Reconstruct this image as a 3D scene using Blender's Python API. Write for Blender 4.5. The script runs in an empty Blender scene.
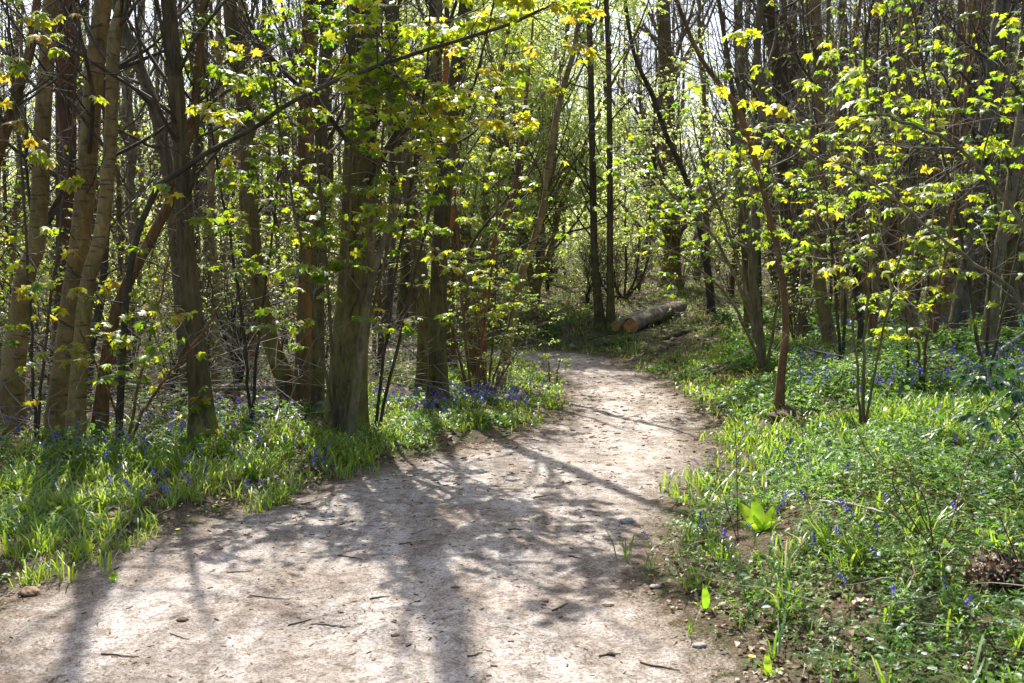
import bpy, math, random
import numpy as np
from mathutils import Vector
rng = np.random.default_rng(11)
random.seed(11)
sc = bpy.context.scene
COL = sc.collection
R = math.radians

# ------------------------------------------------------------------ camera
F_PX, CX, CY = 995.0, 512.0, 341.5
PITCH = math.atan(71.5 / F_PX)
CAM_Z = 1.6
cam_d = bpy.data.cameras.new('camera'); cam = bpy.data.objects.new('camera', cam_d); COL.objects.link(cam)
cam_d.sensor_width = 36.0; cam_d.lens = 36.0 * F_PX / 1024.0
cam.location = (0, 0, CAM_Z); cam.rotation_euler = (R(90) - PITCH, 0, 0)
cam_d.clip_start = 0.05; cam_d.clip_end = 1000
cam_d.dof.use_dof = True; cam_d.dof.focus_distance = 8.5; cam_d.dof.aperture_fstop = 7
sc.camera = cam
# ------------------------------------------------------------------ world and sun
SUN_AZ, SUN_EL = R(-13), R(53)
w = bpy.data.worlds.new("World"); sc.world = w; w.use_nodes = True
nt = w.node_tree; bg = nt.nodes['Background']
sky = nt.nodes.new('ShaderNodeTexSky'); sky.sky_type = 'NISHITA'; sky.sun_disc = False
sky.sun_elevation = SUN_EL; sky.sun_rotation = SUN_AZ % (2 * math.pi)
sky.air_density = 1.0; sky.dust_density = 3.5; sky.ozone_density = 1.0
nt.links.new(sky.outputs[0], bg.inputs[0]); bg.inputs[1].default_value = 0.12
sd_ = bpy.data.lights.new('sun', 'SUN'); sd_.energy = 5.0; sd_.angle = R(0.53); sd_.color = (1.0, 0.975, 0.925)
sun = bpy.data.objects.new('sun', sd_); COL.objects.link(sun)
SV = Vector((math.sin(SUN_AZ) * math.cos(SUN_EL), math.cos(SUN_AZ) * math.cos(SUN_EL), math.sin(SUN_EL)))
sun.rotation_euler = SV.to_track_quat('Z', 'Y').to_euler(); sun.location = (0, 0, 30)
sc.view_settings.view_transform = 'Standard'; sc.view_settings.look = 'None'
sc.view_settings.exposure = 1.22; sc.view_settings.gamma = 1.0; sc.view_settings.use_curve_mapping = False
cy = sc.cycles
cy.max_bounces = 6; cy.diffuse_bounces = 3; cy.glossy_bounces = 2; cy.transmission_bounces = 4; cy.transparent_max_bounces = 4
cy.caustics_reflective = False; cy.caustics_refractive = False
cy.sample_clamp_indirect = 6.0
cy.use_denoising = True

# ------------------------------------------------------------------ maths helpers
def sstep(a, b, x):
    t = np.clip((x - a) / (b - a), 0, 1); return t * t * (3 - 2 * t)
class Noise:
    def __init__(s, seed, n=256):
        r = np.random.default_rng(seed); s.n = n; s.g = r.random((n, n))
    def at(s, x, y):
        x = np.asarray(x, float); y = np.asarray(y, float)
        xi = np.floor(x).astype(int); yi = np.floor(y).astype(int); fx = x - xi; fy = y - yi
        fx = fx * fx * (3 - 2 * fx); fy = fy * fy * (3 - 2 * fy); n = s.n
        a = s.g[xi % n, yi % n]; b = s.g[(xi + 1) % n, yi % n]; c = s.g[xi % n, (yi + 1) % n]; d = s.g[(xi + 1) % n, (yi + 1) % n]
        return (a * (1 - fx) + b * fx) * (1 - fy) + (c * (1 - fx) + d * fx) * fy
    def fbm(s, x, y, o=4):
        v = 0; a = 0.5; t = 0
        for k in range(o):
            v = v + a * s.at(x * 2 ** k + 17.3 * k, y * 2 ** k + 9.1 * k); t += a; a *= 0.5
        return v / t
N1, N2, N3, N4 = Noise(1), Noise(2), Noise(3), Noise(4)
fwd = np.array([0, math.cos(PITCH), -math.sin(PITCH)]); upv = np.array([0, math.sin(PITCH), math.cos(PITCH)])
def ray(px, py):
    return fwd + np.array([1.0, 0, 0]) * ((px - CX) / F_PX) + upv * (-(py - CY) / F_PX)
def flat(px, py):
    d = ray(px, py); t = CAM_Z / -d[2]; return (d[0] * t, d[1] * t)
# the path outline on the ground
PL = [flat(*p) for p in [(40, 780), (-30, 640), (60, 585), (130, 548), (200, 522), (290, 507), (350, 480), (415, 461), (475, 449), (540, 434), (572, 412), (577, 398), (566, 382), (552, 370), (538, 364), (505, 360), (450, 357), (360, 354)]]
PR = [flat(*p) for p in [(360, 347.5), (450, 348.5), (520, 350.5), (572, 352.5), (604, 358), (634, 371), (668, 392), (693, 414), (703, 433), (693, 458), (668, 490), (634, 520), (622, 548), (622, 590), (640, 625), (690, 665), (770, 780)]]
POLY = np.array(PL + PR)
A_ = POLY; B_ = np.roll(POLY, -1, axis=0)
def path_sd(x, y):
    x = np.asarray(x, float); y = np.asarray(y, float); sh = x.shape
    x = x.ravel(); y = y.ravel(); best = np.full(x.shape, 1e9); ins = np.zeros(x.shape, bool)
    for a, b in zip(A_, B_):
        ex, ey = b - a; t = np.clip(((x - a[0]) * ex + (y - a[1]) * ey) / (ex * ex + ey * ey), 0, 1)
        best = np.minimum(best, np.hypot(x - a[0] - t * ex, y - a[1] - t * ey))
        c = ((a[1] > y) != (b[1] > y))
        xx = (b[0] - a[0]) * (y - a[1]) / np.where(b[1] - a[1] == 0, 1e-9, b[1] - a[1]) + a[0]
        ins ^= c & (x < xx)
    return np.where(ins, -best, best).reshape(sh)
def sd_noisy(x, y):
    s = path_sd(x, y)
    return s + (N1.fbm(x * 1.6, y * 1.6, 4) - 0.5) * 0.75 * np.clip(0.35 + np.abs(s), 0, 1)
CYY = np.array([-30, 3, 5, 8, 12, 15, 18, 20, 24, 200]); CXX = np.array([-.4, -.3, -.3, 0, .9, 1.6, 1.2, .2, -1.5, -1.5])
def side_w(x, y):
    return sstep(-0.9, 0.9, x - np.interp(y, CYY, CXX))
def ground(x, y, sd=None):
    x = np.asarray(x, float); y = np.asarray(y, float)
    if sd is None: sd = path_sd(x, y)
    o = np.maximum(sd, 0); wr = side_w(x, y)
    right = 0.42 * sstep(0.0, 1.9, sd) + 0.34 * sstep(1.5, 6, sd) + 0.012 * np.maximum(o - 5, 0)
    left = 0.07 * sstep(0.0, 0.9, sd) - 0.10 * sstep(3, 10, sd)
    h = wr * right + (1 - wr) * left
    rise = np.maximum(y - 23, 0)
    h = h + 0.045 * np.minimum(rise, 60) + 0.0 * rise
    am = sstep(-0.3, 1.5, sd)
    h = h + am * ((N2.fbm(x * 0.55, y * 0.55, 3) - 0.5) * 0.30 + (N3.fbm(x * 2.3, y * 2.3, 3) - 0.5) * 0.09)
    h = h + (1 - am) * ((N3.fbm(x * 1.1, y * 0.8, 3) - 0.5) * 0.035)
    return h
def gz(x, y): return float(ground(np.array([x]), np.array([y]))[0])
def at(px, py):
    d = ray(px, py); t = np.linspace(2.5, 90, 1800); P = np.array([0, 0, CAM_Z]) + t[:, None] * d
    g = ground(P[:, 0], P[:, 1]); k = np.argmax(P[:, 2] < g)
    if P[k, 2] >= g[k]: k = len(t) - 1
    return np.array([P[k, 0], P[k, 1], g[k]])
def atd(px, py, D):
    d = ray(px, py); t = D / d[1]; return np.array([0, 0, CAM_Z]) + t * d

# ------------------------------------------------------------------ mesh helpers
class MB:
    def __init__(s): s.V = []; s.Q = []; s.T = []; s.A = []; s.n = 0
    def add(s, V, Q=None, T=None, tint=0.5):
        V = np.asarray(V, float).reshape(-1, 3)
        if Q is not None and len(Q): s.Q.append(np.asarray(Q, int).reshape(-1, 4) + s.n)
        if T is not None and len(T): s.T.append(np.asarray(T, int).reshape(-1, 3) + s.n)
        s.V.append(V); s.A.append(np.broadcast_to(np.asarray(tint, float), (len(V),)).copy()); s.n += len(V)
    def tubes(s, P, Rr, sides=6, tint=0.5, mul=None, cap=False):
        P = np.asarray(P, float); Rr = np.asarray(Rr, float)
        if P.ndim == 2: P = P[None]; Rr = Rr[None]
        if len(P) == 0: return
        B, n, _ = P.shape
        Tn = np.gradient(P, axis=1); Tn /= np.linalg.norm(Tn, axis=2, keepdims=True) + 1e-12
        m = np.abs(Tn.mean(axis=1)); ref = np.eye(3)[np.argmin(m, axis=1)][:, None, :]
        U = np.cross(Tn, ref); U /= np.linalg.norm(U, axis=2, keepdims=True) + 1e-12
        W = np.cross(Tn, U); a = np.arange(sides) * 2 * np.pi / sides
        rr = Rr[:, :, None] * (mul if mul is not None else 1.0)
        V = P[:, :, None, :] + (np.cos(a)[None, None, :, None] * U[:, :, None, :] + np.sin(a)[None, None, :, None] * W[:, :, None, :]) * (rr[..., None] if mul is not None else np.repeat(rr, sides, axis=2)[..., None])
        b, i, j = np.meshgrid(np.arange(B), np.arange(n - 1), np.arange(sides), indexing='ij')
        base = b * n * sides; j2 = (j + 1) % sides
        Q = np.stack([base + i * sides + j, base + i * sides + j2, base + (i + 1) * sides + j2, base + (i + 1) * sides + j], -1).reshape(-1, 4)
        t = np.repeat(np.broadcast_to(np.asarray(tint, float), (B,)), n * sides)
        T = None; V = V.reshape(-1, 3)
        if cap:
            nv = len(V); V = np.vstack([V, P[0, 0], P[0, -1]]); t = np.append(t, [t[0], t[0]])
            j = np.arange(sides); o = (n - 1) * sides
            T = np.vstack([np.stack([np.full(sides, nv), (j + 1) % sides, j], 1), np.stack([np.full(sides, nv + 1), o + j, o + (j + 1) % sides], 1)])
        s.add(V, Q, T, t)
    def place(s, tv, tq, tt, pos, f, u, scale, tint):
        pos = np.asarray(pos, float); n = len(pos)
        if n == 0: return
        f = f / (np.linalg.norm(f, axis=1, keepdims=True) + 1e-9)
        r = np.cross(f, u); r /= np.linalg.norm(r, axis=1, keepdims=True) + 1e-9; u = np.cross(r, f)
        sc_ = np.broadcast_to(np.asarray(scale, float), (n,))[:, None, None]
        V = (tv[None, :, 0:1] * r[:, None] + tv[None, :, 1:2] * f[:, None] + tv[None, :, 2:3] * u[:, None]) * sc_ + pos[:, None]
        k = len(tv); off = (np.arange(n) * k)[:, None, None]
        Q = (np.asarray(tq)[None] + off).reshape(-1, 4) if tq is not None and len(tq) else None
        T = (np.asarray(tt)[None] + off).reshape(-1, 3) if tt is not None and len(tt) else None
        s.add(V.reshape(-1, 3), Q, T, np.repeat(np.broadcast_to(np.asarray(tint, float), (n,)), k))
    def mesh(s, name, mat, smooth=True):
        me = bpy.data.meshes.new(name)
        V = np.vstack(s.V) if s.V else np.zeros((0, 3)); A = np.concatenate(s.A) if s.A else np.zeros(0)
        Q = np.vstack(s.Q) if s.Q else np.zeros((0, 4), int); T = np.vstack(s.T) if s.T else np.zeros((0, 3), int)
        me.vertices.add(len(V)); me.vertices.foreach_set('co', V.astype(np.float32).ravel())
        me.loops.add(Q.size + T.size); me.loops.foreach_set('vertex_index', np.concatenate([Q.ravel(), T.ravel()]).astype(np.int32))
        me.polygons.add(len(Q) + len(T))
        ls = np.concatenate([np.arange(len(Q)) * 4, Q.size + np.arange(len(T)) * 3]).astype(np.int32)
        me.polygons.foreach_set('loop_start', ls)
        me.polygons.foreach_set('use_smooth', np.full(len(ls), smooth))
        at_ = me.attributes.new('tint', 'FLOAT', 'POINT'); at_.data.foreach_set('value', A.astype(np.float32))
        me.materials.append(mat); me.update(calc_edges=True)
        return me
    def build(s, name, mat, parent=None, smooth=True):
        return link(name, s.mesh(name, mat, smooth), parent)
def link(name, me, parent=None):
    o = bpy.data.objects.new(name, me); COL.objects.link(o)
    if parent is not None: o.parent = parent
    return o
def tag(o, label=None, cat=None, group=None, kind=None):
    if label: o['label'] = label
    if cat: o['category'] = cat
    if group: o['group'] = group
    if kind: o['kind'] = kind
    return o
def empty(name, loc=(0, 0, 0), rz=0):
    o = bpy.data.objects.new(name, None); COL.objects.link(o); o.empty_display_size = 0.2
    o.location = loc; o.rotation_euler = (0, 0, rz); return o
def copy_tree(o, parent=None):
    c = o.copy(); COL.objects.link(c); c.parent = parent
    for ch in list(o.children): copy_tree(ch, c)
    return c
def unit(v): return v / (np.linalg.norm(v, axis=-1, keepdims=True) + 1e-9)
def catmull(P, n):
    P = np.asarray(P, float)
    if len(P) < 3:
        t = np.linspace(0, 1, n)[:, None]; return P[0] * (1 - t) + P[-1] * t
    E = np.vstack([2 * P[0] - P[1], P, 2 * P[-1] - P[-2]]); m = len(P) - 1
    u = np.linspace(0, m - 1e-6, n); i = u.astype(int); f = (u - i)[:, None]
    a, b, c, d = E[i], E[i + 1], E[i + 2], E[i + 3]
    return 0.5 * (2 * b + (c - a) * f + (2 * a - 5 * b + 4 * c - d) * f ** 2 + (3 * b - a - 3 * c + d) * f ** 3)
def grow(P, Rr, n, t0, t1, L, ang, upb, wob, k, rr, rmin, shrink=.5, jit=15):
    B, m, _ = P.shape
    ln = np.linalg.norm(P[:, -1] - P[:, 0], axis=1) + .01
    idx = rng.choice(B, n, p=ln / ln.sum()); tt = rng.uniform(t0, t1, n); t = tt * (m - 1.001); i = t.astype(int); f = (t - i)[:, None]
    p0 = P[idx, i] * (1 - f) + P[idx, i + 1] * f; r0 = Rr[idx, i] * (1 - f[:, 0]) + Rr[idx, i + 1] * f[:, 0]
    tan = unit(P[idx, i + 1] - P[idx, i]); q = rng.normal(size=(n, 3)); perp = unit(q - (q * tan).sum(1, keepdims=True) * tan)
    a = np.radians(ang + rng.normal(0, jit, n))[:, None]; d = np.cos(a) * tan + np.sin(a) * perp
    le = L * rng.uniform(.5, 1.3, n) * (1 - shrink * tt); st = (le / (k - 1))[:, None]
    out = [p0]; p = p0
    for j in range(k - 1):
        d = unit(d + rng.normal(0, wob, (n, 3)) + np.array([0, 0, upb])); p = p + d * st; out.append(p)
    PP = np.stack(out, 1); ra = np.clip(np.minimum(r0 * rr, le * .016), rmin, None)
    RR = ra[:, None] * np.linspace(1, .3, k)[None]; RR = np.maximum(RR, rmin * .6)
    return PP, RR

# leaf templates  (x right, y forward, z up), unit length 1
half = [(0.10, 0.02), (0.30, -0.10), (0.36, 0.00), (0.50, 0.06), (0.36, 0.18), (0.24, 0.26), (0.42, 0.38), (0.60, 0.56), (0.44, 0.56), (0.38, 0.64), (0.20, 0.56), (0.22, 0.74), (0.10, 0.84)]
ol = [(0, 0.04)] + half + [(0, 1.0)] + [(-x, y) for x, y in half[::-1]]
ol = np.array(ol); LEAF_V = np.column_stack([ol[:, 0], ol[:, 1], -0.55 * ol[:, 0] ** 2 - 0.16 * ol[:, 1] ** 2 + 0.02 * np.sin(ol[:, 0] * 17)])
LEAF_V = np.vstack([LEAF_V, [0, 0.32, 0.0]]); kk = len(ol)
LEAF_T = np.array([[kk, i, (i + 1) % kk] for i in range(kk)])
h2 = [(0.40, 0.0), (0.27, 0.24), (0.52, 0.5), (0.22, 0.58)]
o2 = np.array([(0, 0.05)] + h2 + [(0, 1.0)] + [(-x, y) for x, y in h2[::-1]])
LEAF2_V = np.vstack([np.column_stack([o2[:, 0], o2[:, 1], -0.5 * o2[:, 0] ** 2 - 0.15 * o2[:, 1] ** 2]), [0, .3, 0]]); k2 = len(o2)
LEAF2_T = np.array([[k2, i, (i + 1) % k2] for i in range(k2)])
SMALL_V = np.array([(0, 0, 0), (.3, .3, .06), (.28, .65, .03), (0, 1, -.12), (-.28, .65, .03), (-.3, .3, .06), (0, .5, -.03)], float)
SMALL_T = np.array([(6, 0, 1), (6, 1, 2), (6, 2, 3), (6, 3, 4), (6, 4, 5), (6, 5, 0)])
DIA_V = np.array([(0, 0, 0), (.36, .5, .07), (0, 1, -.05), (-.36, .5, .07)], float); DIA_T = np.array([(0, 1, 2), (0, 2, 3)])

# ------------------------------------------------------------------ materials
def newmat(name):
    m = bpy.data.materials.new(name); m.use_nodes = True; t = m.node_tree; t.nodes.clear(); return m, t
class NT:
    def __init__(s, t): s.t = t
    def n(s, typ, **kw):
        nd = s.t.nodes.new(typ)
        for k, v in kw.items():
            if k.startswith('i_'):
                key = k[2:]; key = int(key) if key.isdigit() else key.replace('_', ' ')
                nd.inputs[key].default_value = v
            else: setattr(nd, k, v)
        return nd
    def l(s, a, b): s.t.links.new(a, b)
    def ramp(s, src, stops):
        r = s.n('ShaderNodeValToRGB'); e = r.color_ramp.elements
        while len(e) < len(stops): e.new(0.5)
        for q, (p, c) in zip(e, stops): q.position = p; q.color = (*c, 1) if len(c) == 3 else c
        s.l(src, r.inputs[0]); return r.outputs[0]
    def mix(s, fac, a, b, mode='MIX'):
        m = s.n('ShaderNodeMix', data_type='RGBA', blend_type=mode)
        for sock, v in ((m.inputs[0], fac), (m.inputs[6], a), (m.inputs[7], b)):
            if isinstance(v, bpy.types.NodeSocket): s.l(v, sock)
            elif isinstance(v, (int, float)): sock.default_value = v
            else: sock.default_value = (*v, 1)
        return m.outputs[2]
    def math(s, op, a, b=0.0):
        m = s.n('ShaderNodeMath', operation=op)
        for sock, v in ((m.inputs[0], a), (m.inputs[1], b)):
            if isinstance(v, bpy.types.NodeSocket): s.l(v, sock)
            else: sock.default_value = v
        return m.outputs[0]
    def noise(s, scale, detail=4, rough=.6, vec=None, dist=0):
        k = s.n('ShaderNodeTexNoise'); k.inputs['Scale'].default_value = scale; k.inputs['Detail'].default_value = detail
        k.inputs['Roughness'].default_value = rough; k.inputs['Distortion'].default_value = dist
        if vec is not None: s.l(vec, k.inputs['Vector'])
        return k.outputs['Fac']
    def mapping(s, vec, scale):
        m = s.n('ShaderNodeMapping'); m.inputs['Scale'].default_value = scale; s.l(vec, m.inputs['Vector']); return m.outputs[0]
    def bump(s, h, strength, dist):
        b = s.n('ShaderNodeBump'); b.inputs['Strength'].default_value = strength; b.inputs['Distance'].default_value = dist
        s.l(h, b.inputs['Height']); return b.outputs[0]
    def out(s, sh):
        o = s.n('ShaderNodeOutputMaterial'); s.l(sh, o.inputs[0])
    def pbsdf(s, col, rough=.8, normal=None, spec=.5):
        p = s.n('ShaderNodeBsdfPrincipled')
        if isinstance(col, bpy.types.NodeSocket): s.l(col, p.inputs['Base Color'])
        else: p.inputs['Base Color'].default_value = (*col, 1)
        if isinstance(rough, bpy.types.NodeSocket): s.l(rough, p.inputs['Roughness'])
        else: p.inputs['Roughness'].default_value = rough
        p.inputs['Specular IOR Level'].default_value = spec
        if normal is not None: s.l(normal, p.inputs['Normal'])
        return p.outputs[0]
def bark(name, c1, c2, moss=0.0, orange=0.0, vs=0.18, rings=0.0, scale=22, bump=.7, spec=.25):
    m, t = newmat(name); g = NT(t); tc = g.n('ShaderNodeTexCoord').outputs['Object']
    v = g.mapping(tc, (1, 1, vs)); a = g.noise(scale, 6, .65, v, .4); b = g.noise(3.0, 4, .6, tc)
    col = g.ramp(a, [(.32, c1), (.62, c2)]); col = g.mix(g.ramp(b, [(.35, (0, 0, 0)), (.7, (1, 1, 1))]), g.mix(1, col, (.55, .55, .55), 'MULTIPLY'), col)
    info = g.n('ShaderNodeObjectInfo').outputs['Random']
    col = g.mix(1, col, g.ramp(info, [(0, (.75, .75, .75)), (1, (1.2, 1.15, 1.1))]), 'MULTIPLY')
    if rings:
        rv = g.mapping(tc, (1.5, 1.5, 9)); rn = g.ramp(g.noise(2.6, 3, .6, rv, .2), [(.58, (0, 0, 0)), (.66, (1, 1, 1))])
        col = g.mix(g.math('MULTIPLY', rn, rings), col, (.035, .028, .018))
    if orange:
        on = g.ramp(g.noise(1.6, 3, .6, g.mapping(tc, (1, 1, .35)), .5), [(.5, (0, 0, 0)), (.64, (1, 1, 1))])
        col = g.mix(g.math('MULTIPLY', on, orange), col, (.42, .14, .03))
    if moss:
        sp = g.n('ShaderNodeSeparateXYZ'); g.l(tc, sp.inputs[0])
        hz = g.n('ShaderNodeMapRange'); g.l(sp.outputs[2], hz.inputs[0]); hz.inputs[1].default_value = 0.0; hz.inputs[2].default_value = 2.6 if moss < 1 else .55; hz.inputs[3].default_value = 1; hz.inputs[4].default_value = .25 if moss < 1 else .03
        mn = g.ramp(g.noise(5, 5, .7, tc), [(.42, (0, 0, 0)), (.6, (1, 1, 1))])
        col = g.mix(g.math('MULTIPLY', g.math('MULTIPLY', mn, hz.outputs[0]), moss), col, (.20, .20, .035))
    g.out(g.pbsdf(col, .85, g.bump(a, bump, .012), spec)); return m
M = {}
M['smooth'] = bark('bark_smooth_olive', (.20, .13, .05), (.40, .28, .125), .35, 0, .5, .8, 16, .35)
M['dark'] = bark('bark_dark_furrowed', (.045, .032, .016), (.16, .115, .058), .5, 0, .12, 0, 30, 1.0)
M['big'] = bark('bark_big_mossy', (.065, .045, .02), (.22, .155, .07), .7, 0, .14, 0, 26, 1.0)
M['orange'] = bark('bark_orange_algae', (.09, .055, .025), (.23, .14, .06), .3, .9, .25, 0, 20, .6)
M['red'] = bark('bark_reddish', (.07, .035, .022), (.19, .09, .05), .1, .3, .15, 0, 24, .9)
M['grey'] = bark('bark_grey', (.10, .076, .044), (.27, .21, .13), .3, 0, .3, .3, 20, .5)
M['brown'] = bark('bark_brown_sapling', (.11, .06, .026), (.26, .145, .065), 0, .3, .3, .3, 24, .4)
M['rough'] = bark('bark_rough_plated', (.025, .019, .014), (.19, .16, .125), .15, 0, .3, 0, 14, 1.0)
M['twig'] = bark('twig_bark', (.10, .08, .055), (.30, .25, .18), .0, 0, .5, 0, 9, .2, .5)
M['twigdark'] = bark('twig_bark_dark', (.04, .03, .018), (.13, .10, .065), .0, 0, .5, 0, 9, .2, .4)
M['mossfoot'] = bark('bark_dark_moss_foot', (.05, .036, .018), (.17, .12, .06), 1.6, 0, .14, 0, 28, 1.0)
M['palewood'] = bark('dead_twig_pale', (.20, .17, .13), (.48, .42, .33), 0, 0, .5, 0, 9, .2, .4)
def leafmat(name, stops, tstops, mixf=.5, rough=.42, spec=.5, noise=0):
    m, t = newmat(name); g = NT(t); at_ = g.n('ShaderNodeAttribute', attribute_name='tint').outputs['Fac']
    c = g.ramp(at_, stops); c2 = g.ramp(at_, tstops)
    tr = g.n('ShaderNodeBsdfTranslucent'); g.l(c2, tr.inputs[0])
    mx = g.n('ShaderNodeMixShader'); mx.inputs[0].default_value = mixf
    g.l(g.pbsdf(c, rough, None, spec), mx.inputs[1]); g.l(tr.outputs[0], mx.inputs[2]); g.out(mx.outputs[0]); return m
M['leaf'] = leafmat('fresh_maple_leaf', [(0, (.07, .13, .02)), (.5, (.14, .19, .02)), (.8, (.24, .24, .03)), (1, (.30, .18, .04))],
                    [(0, (.22, .44, .02)), (.5, (.47, .60, .02)), (.8, (.68, .66, .03)), (1, (.70, .50, .04))], .5)
M['leafbright'] = leafmat('bright_new_leaf', [(0, (.30, .37, .12)), (1, (.44, .47, .20))], [(0, (.60, .76, .18)), (1, (.86, .90, .36))], .6, .5)
M['leafsmall'] = leafmat('fresh_small_leaf', [(0, (.08, .14, .03)), (1, (.20, .24, .07))], [(0, (.24, .42, .05)), (1, (.52, .62, .12))], .5, .5)
M['grass'] = leafmat('grass_blade', [(0, (.035, .10, .014)), (.5, (.08, .17, .02)), (.9, (.17, .24, .04)), (1, (.38, .32, .16))],
                     [(0, (.15, .33, .02)), (.5, (.37, .55, .02)), (.9, (.52, .62, .06)), (1, (.55, .45, .18))], .42, .36)
M['herb'] = leafmat('herb_leaf', [(0, (.025, .07, .012)), (.6, (.06, .14, .02)), (1, (.13, .2, .03))], [(0, (.10, .28, .03)), (.6, (.22, .42, .05)), (1, (.38, .52, .08))], .4, .42, .3)
M['dock'] = leafmat('dock_leaf', [(0, (.16, .28, .02)), (1, (.22, .34, .02))], [(0, (.34, .64, .03)), (1, (.52, .74, .04))], 0.72, .4)
M['darkleaf'] = leafmat('bramble_leaf', [(0, (.015, .05, .02)), (1, (.05, .11, .05))], [(0, (.04, .12, .02)), (1, (.12, .25, .03))], .25, .25)
M['litter'] = leafmat('leaf_litter', [(0, (.05, .03, .018)), (.45, (.16, .10, .06)), (.75, (.34, .26, .18)), (1, (.55, .48, .38))],
                      [(0, (.06, .03, .01)), (.5, (.22, .12, .05)), (1, (.4, .3, .16))], .15, .7, .3)
M['bell'] = leafmat('bluebell_petal', [(0, (.07, .055, .30)), (1, (.17, .13, .46))], [(0, (.09, .07, .55)), (1, (.2, .16, .75))], .4, .5)
M['yellow'] = leafmat('yellow_petal', [(0, (.8, .62, .02)), (1, (.85, .7, .03))], [(0, (.8, .6, .02)), (1, (.8, .6, .02))], .3, .4)
M['white'] = leafmat('white_petal', [(0, (.75, .75, .72)), (1, (.8, .8, .8))], [(0, (.6, .6, .55)), (1, (.6, .6, .55))], .3, .5)
def solid(name, c1, c2, scale=12, bump=.4, rough=.8, dist=.01, spec=.3):
    m, t = newmat(name); g = NT(t); tc = g.n('ShaderNodeTexCoord').outputs['Object']; a = g.noise(scale, 6, .65, tc, .3)
    g.out(g.pbsdf(g.ramp(a, [(.3, c1), (.7, c2)]), rough, g.bump(a, bump, dist), spec)); return m
M['stone'] = solid('stone_grey', (.15, .135, .115), (.42, .39, .34), 18)
M['chip'] = leafmat('wood_chip', [(0, (.035, .022, .014)), (.5, (.17, .095, .05)), (1, (.36, .26, .18))], [(0, (.05, .03, .02)), (1, (.05, .03, .02))], .02, .8, .2)
M['clod'] = solid('clay_brown', (.17, .10, .055), (.36, .24, .14), 14, .8)
M['deadwood'] = solid('dead_wood_grey', (.10, .075, .05), (.42, .37, .31), 9, .9)
M['rot'] = solid('rotten_wood', (.035, .022, .014), (.16, .10, .06), 14, 1.0, .9, .02)
def endgrain():
    m, t = newmat('sawn_end_grain'); g = NT(t); tc = g.n('ShaderNodeTexCoord').outputs['Object']
    wv = g.n('ShaderNodeTexWave', wave_type='RINGS', rings_direction='SPHERICAL'); g.l(tc, wv.inputs[0]); wv.inputs['Scale'].default_value = 9; wv.inputs['Distortion'].default_value = 2.5; wv.inputs['Detail'].default_value = 3
    c = g.ramp(wv.outputs['Fac'], [(0, (.40, .19, .05)), (1, (.62, .34, .11))])
    g.out(g.pbsdf(g.mix(g.ramp(g.noise(9, 4, .6, tc), [(.4, (0, 0, 0)), (.7, (1, 1, 1))]), g.mix(1, c, (.6, .55, .5), 'MULTIPLY'), c), .8)); return m
M['endgrain'] = endgrain()
M['logbark'] = bark('log_bark_pale', (.20, .13, .08), (.58, .48, .37), .1, 0, 1, 0, 7, .9)
def groundmat():
    m, t = newmat('woodland_ground'); g = NT(t); tc = g.n('ShaderNodeTexCoord').outputs['Object']
    pm = g.n('ShaderNodeAttribute', attribute_name='tint').outputs['Fac']
    big = g.noise(.9, 4, .6, tc); mid = g.noise(7, 6, .7, tc, .5); fine = g.noise(70, 5, .75, tc); grit = g.noise(260, 3, .7, tc)
    vo = g.n('ShaderNodeTexVoronoi'); vo.inputs['Scale'].default_value = 75; g.l(tc, vo.inputs['Vector'])
    # trodden sandy earth
    p = g.ramp(mid, [(.30, (.26, .23, .205)), (.46, (.49, .45, .41)), (.68, (.64, .60, .555))])
    p = g.mix(g.ramp(fine, [(.40, (1, 1, 1)), (.52, (0, 0, 0))]), p, g.mix(1, p, (.5, .44, .38), 'MULTIPLY'))
    p = g.mix(g.ramp(grit, [(.60, (0, 0, 0)), (.72, (1, 1, 1))]), p, (.60, .54, .47))
    p = g.mix(g.ramp(grit, [(.30, (1, 1, 1)), (.40, (0, 0, 0))]), p, (.11, .08, .055))
    p = g.mix(g.ramp(big, [(.3, (1, 1, 1)), (.5, (0, 0, 0))]), p, g.mix(1, p, (.80, .72, .64), 'MULTIPLY'))
    p = g.mix(g.ramp(g.noise(24, 5, .75, tc, .8), [(.50, (0, 0, 0)), (.62, (.8, .8, .8))]), p, g.mix(1, p, (.52, .44, .37), 'MULTIPLY'))
    # humus
    h = g.ramp(fine, [(.3, (.022, .016, .010)), (.5, (.09, .062, .038)), (.72, (.26, .19, .12))])
    h = g.mix(g.ramp(g.noise(1.4, 5, .7, tc), [(.45, (0, 0, 0)), (.6, (.75, .75, .75))]), h, g.ramp(fine, [(.3, (.02, .035, .008)), (.7, (.07, .11, .025))]))
    edge = g.math('ADD', pm, g.math('MULTIPLY', g.math('SUBTRACT', mid, .5), 1.5))
    edge = g.math('ADD', edge, g.math('MULTIPLY', g.math('SUBTRACT', fine, .5), .5))
    f = g.ramp(edge, [(.26, (0, 0, 0)), (.46, (1, 1, 1))]); f2 = g.ramp(edge, [(.50, (0, 0, 0)), (1.0, (1, 1, 1))])
    pb = g.ramp(fine, [(.3, (.07, .052, .038)), (.5, (.22, .175, .135)), (.72, (.40, .34, .28))])
    wear = g.ramp(g.noise(1.0, 5, .65, g.mapping(tc, (2.6, .7, 1)), .6), [(.40, (.66, .62, .58)), (.6, (1.08, 1.07, 1.06))])
    p = g.mix(1, g.mix(f2, pb, p), wear, 'MULTIPLY')
    col = g.mix(f, h, p)
    hh = g.math('ADD', g.math('MULTIPLY', mid, 1.1), g.math('ADD', g.math('MULTIPLY', fine, .55), g.math('MULTIPLY', grit, .18)))
    g.out(g.pbsdf(col, .92, g.bump(hh, .9, .03), .15)); return m
M['ground'] = groundmat()

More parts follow.
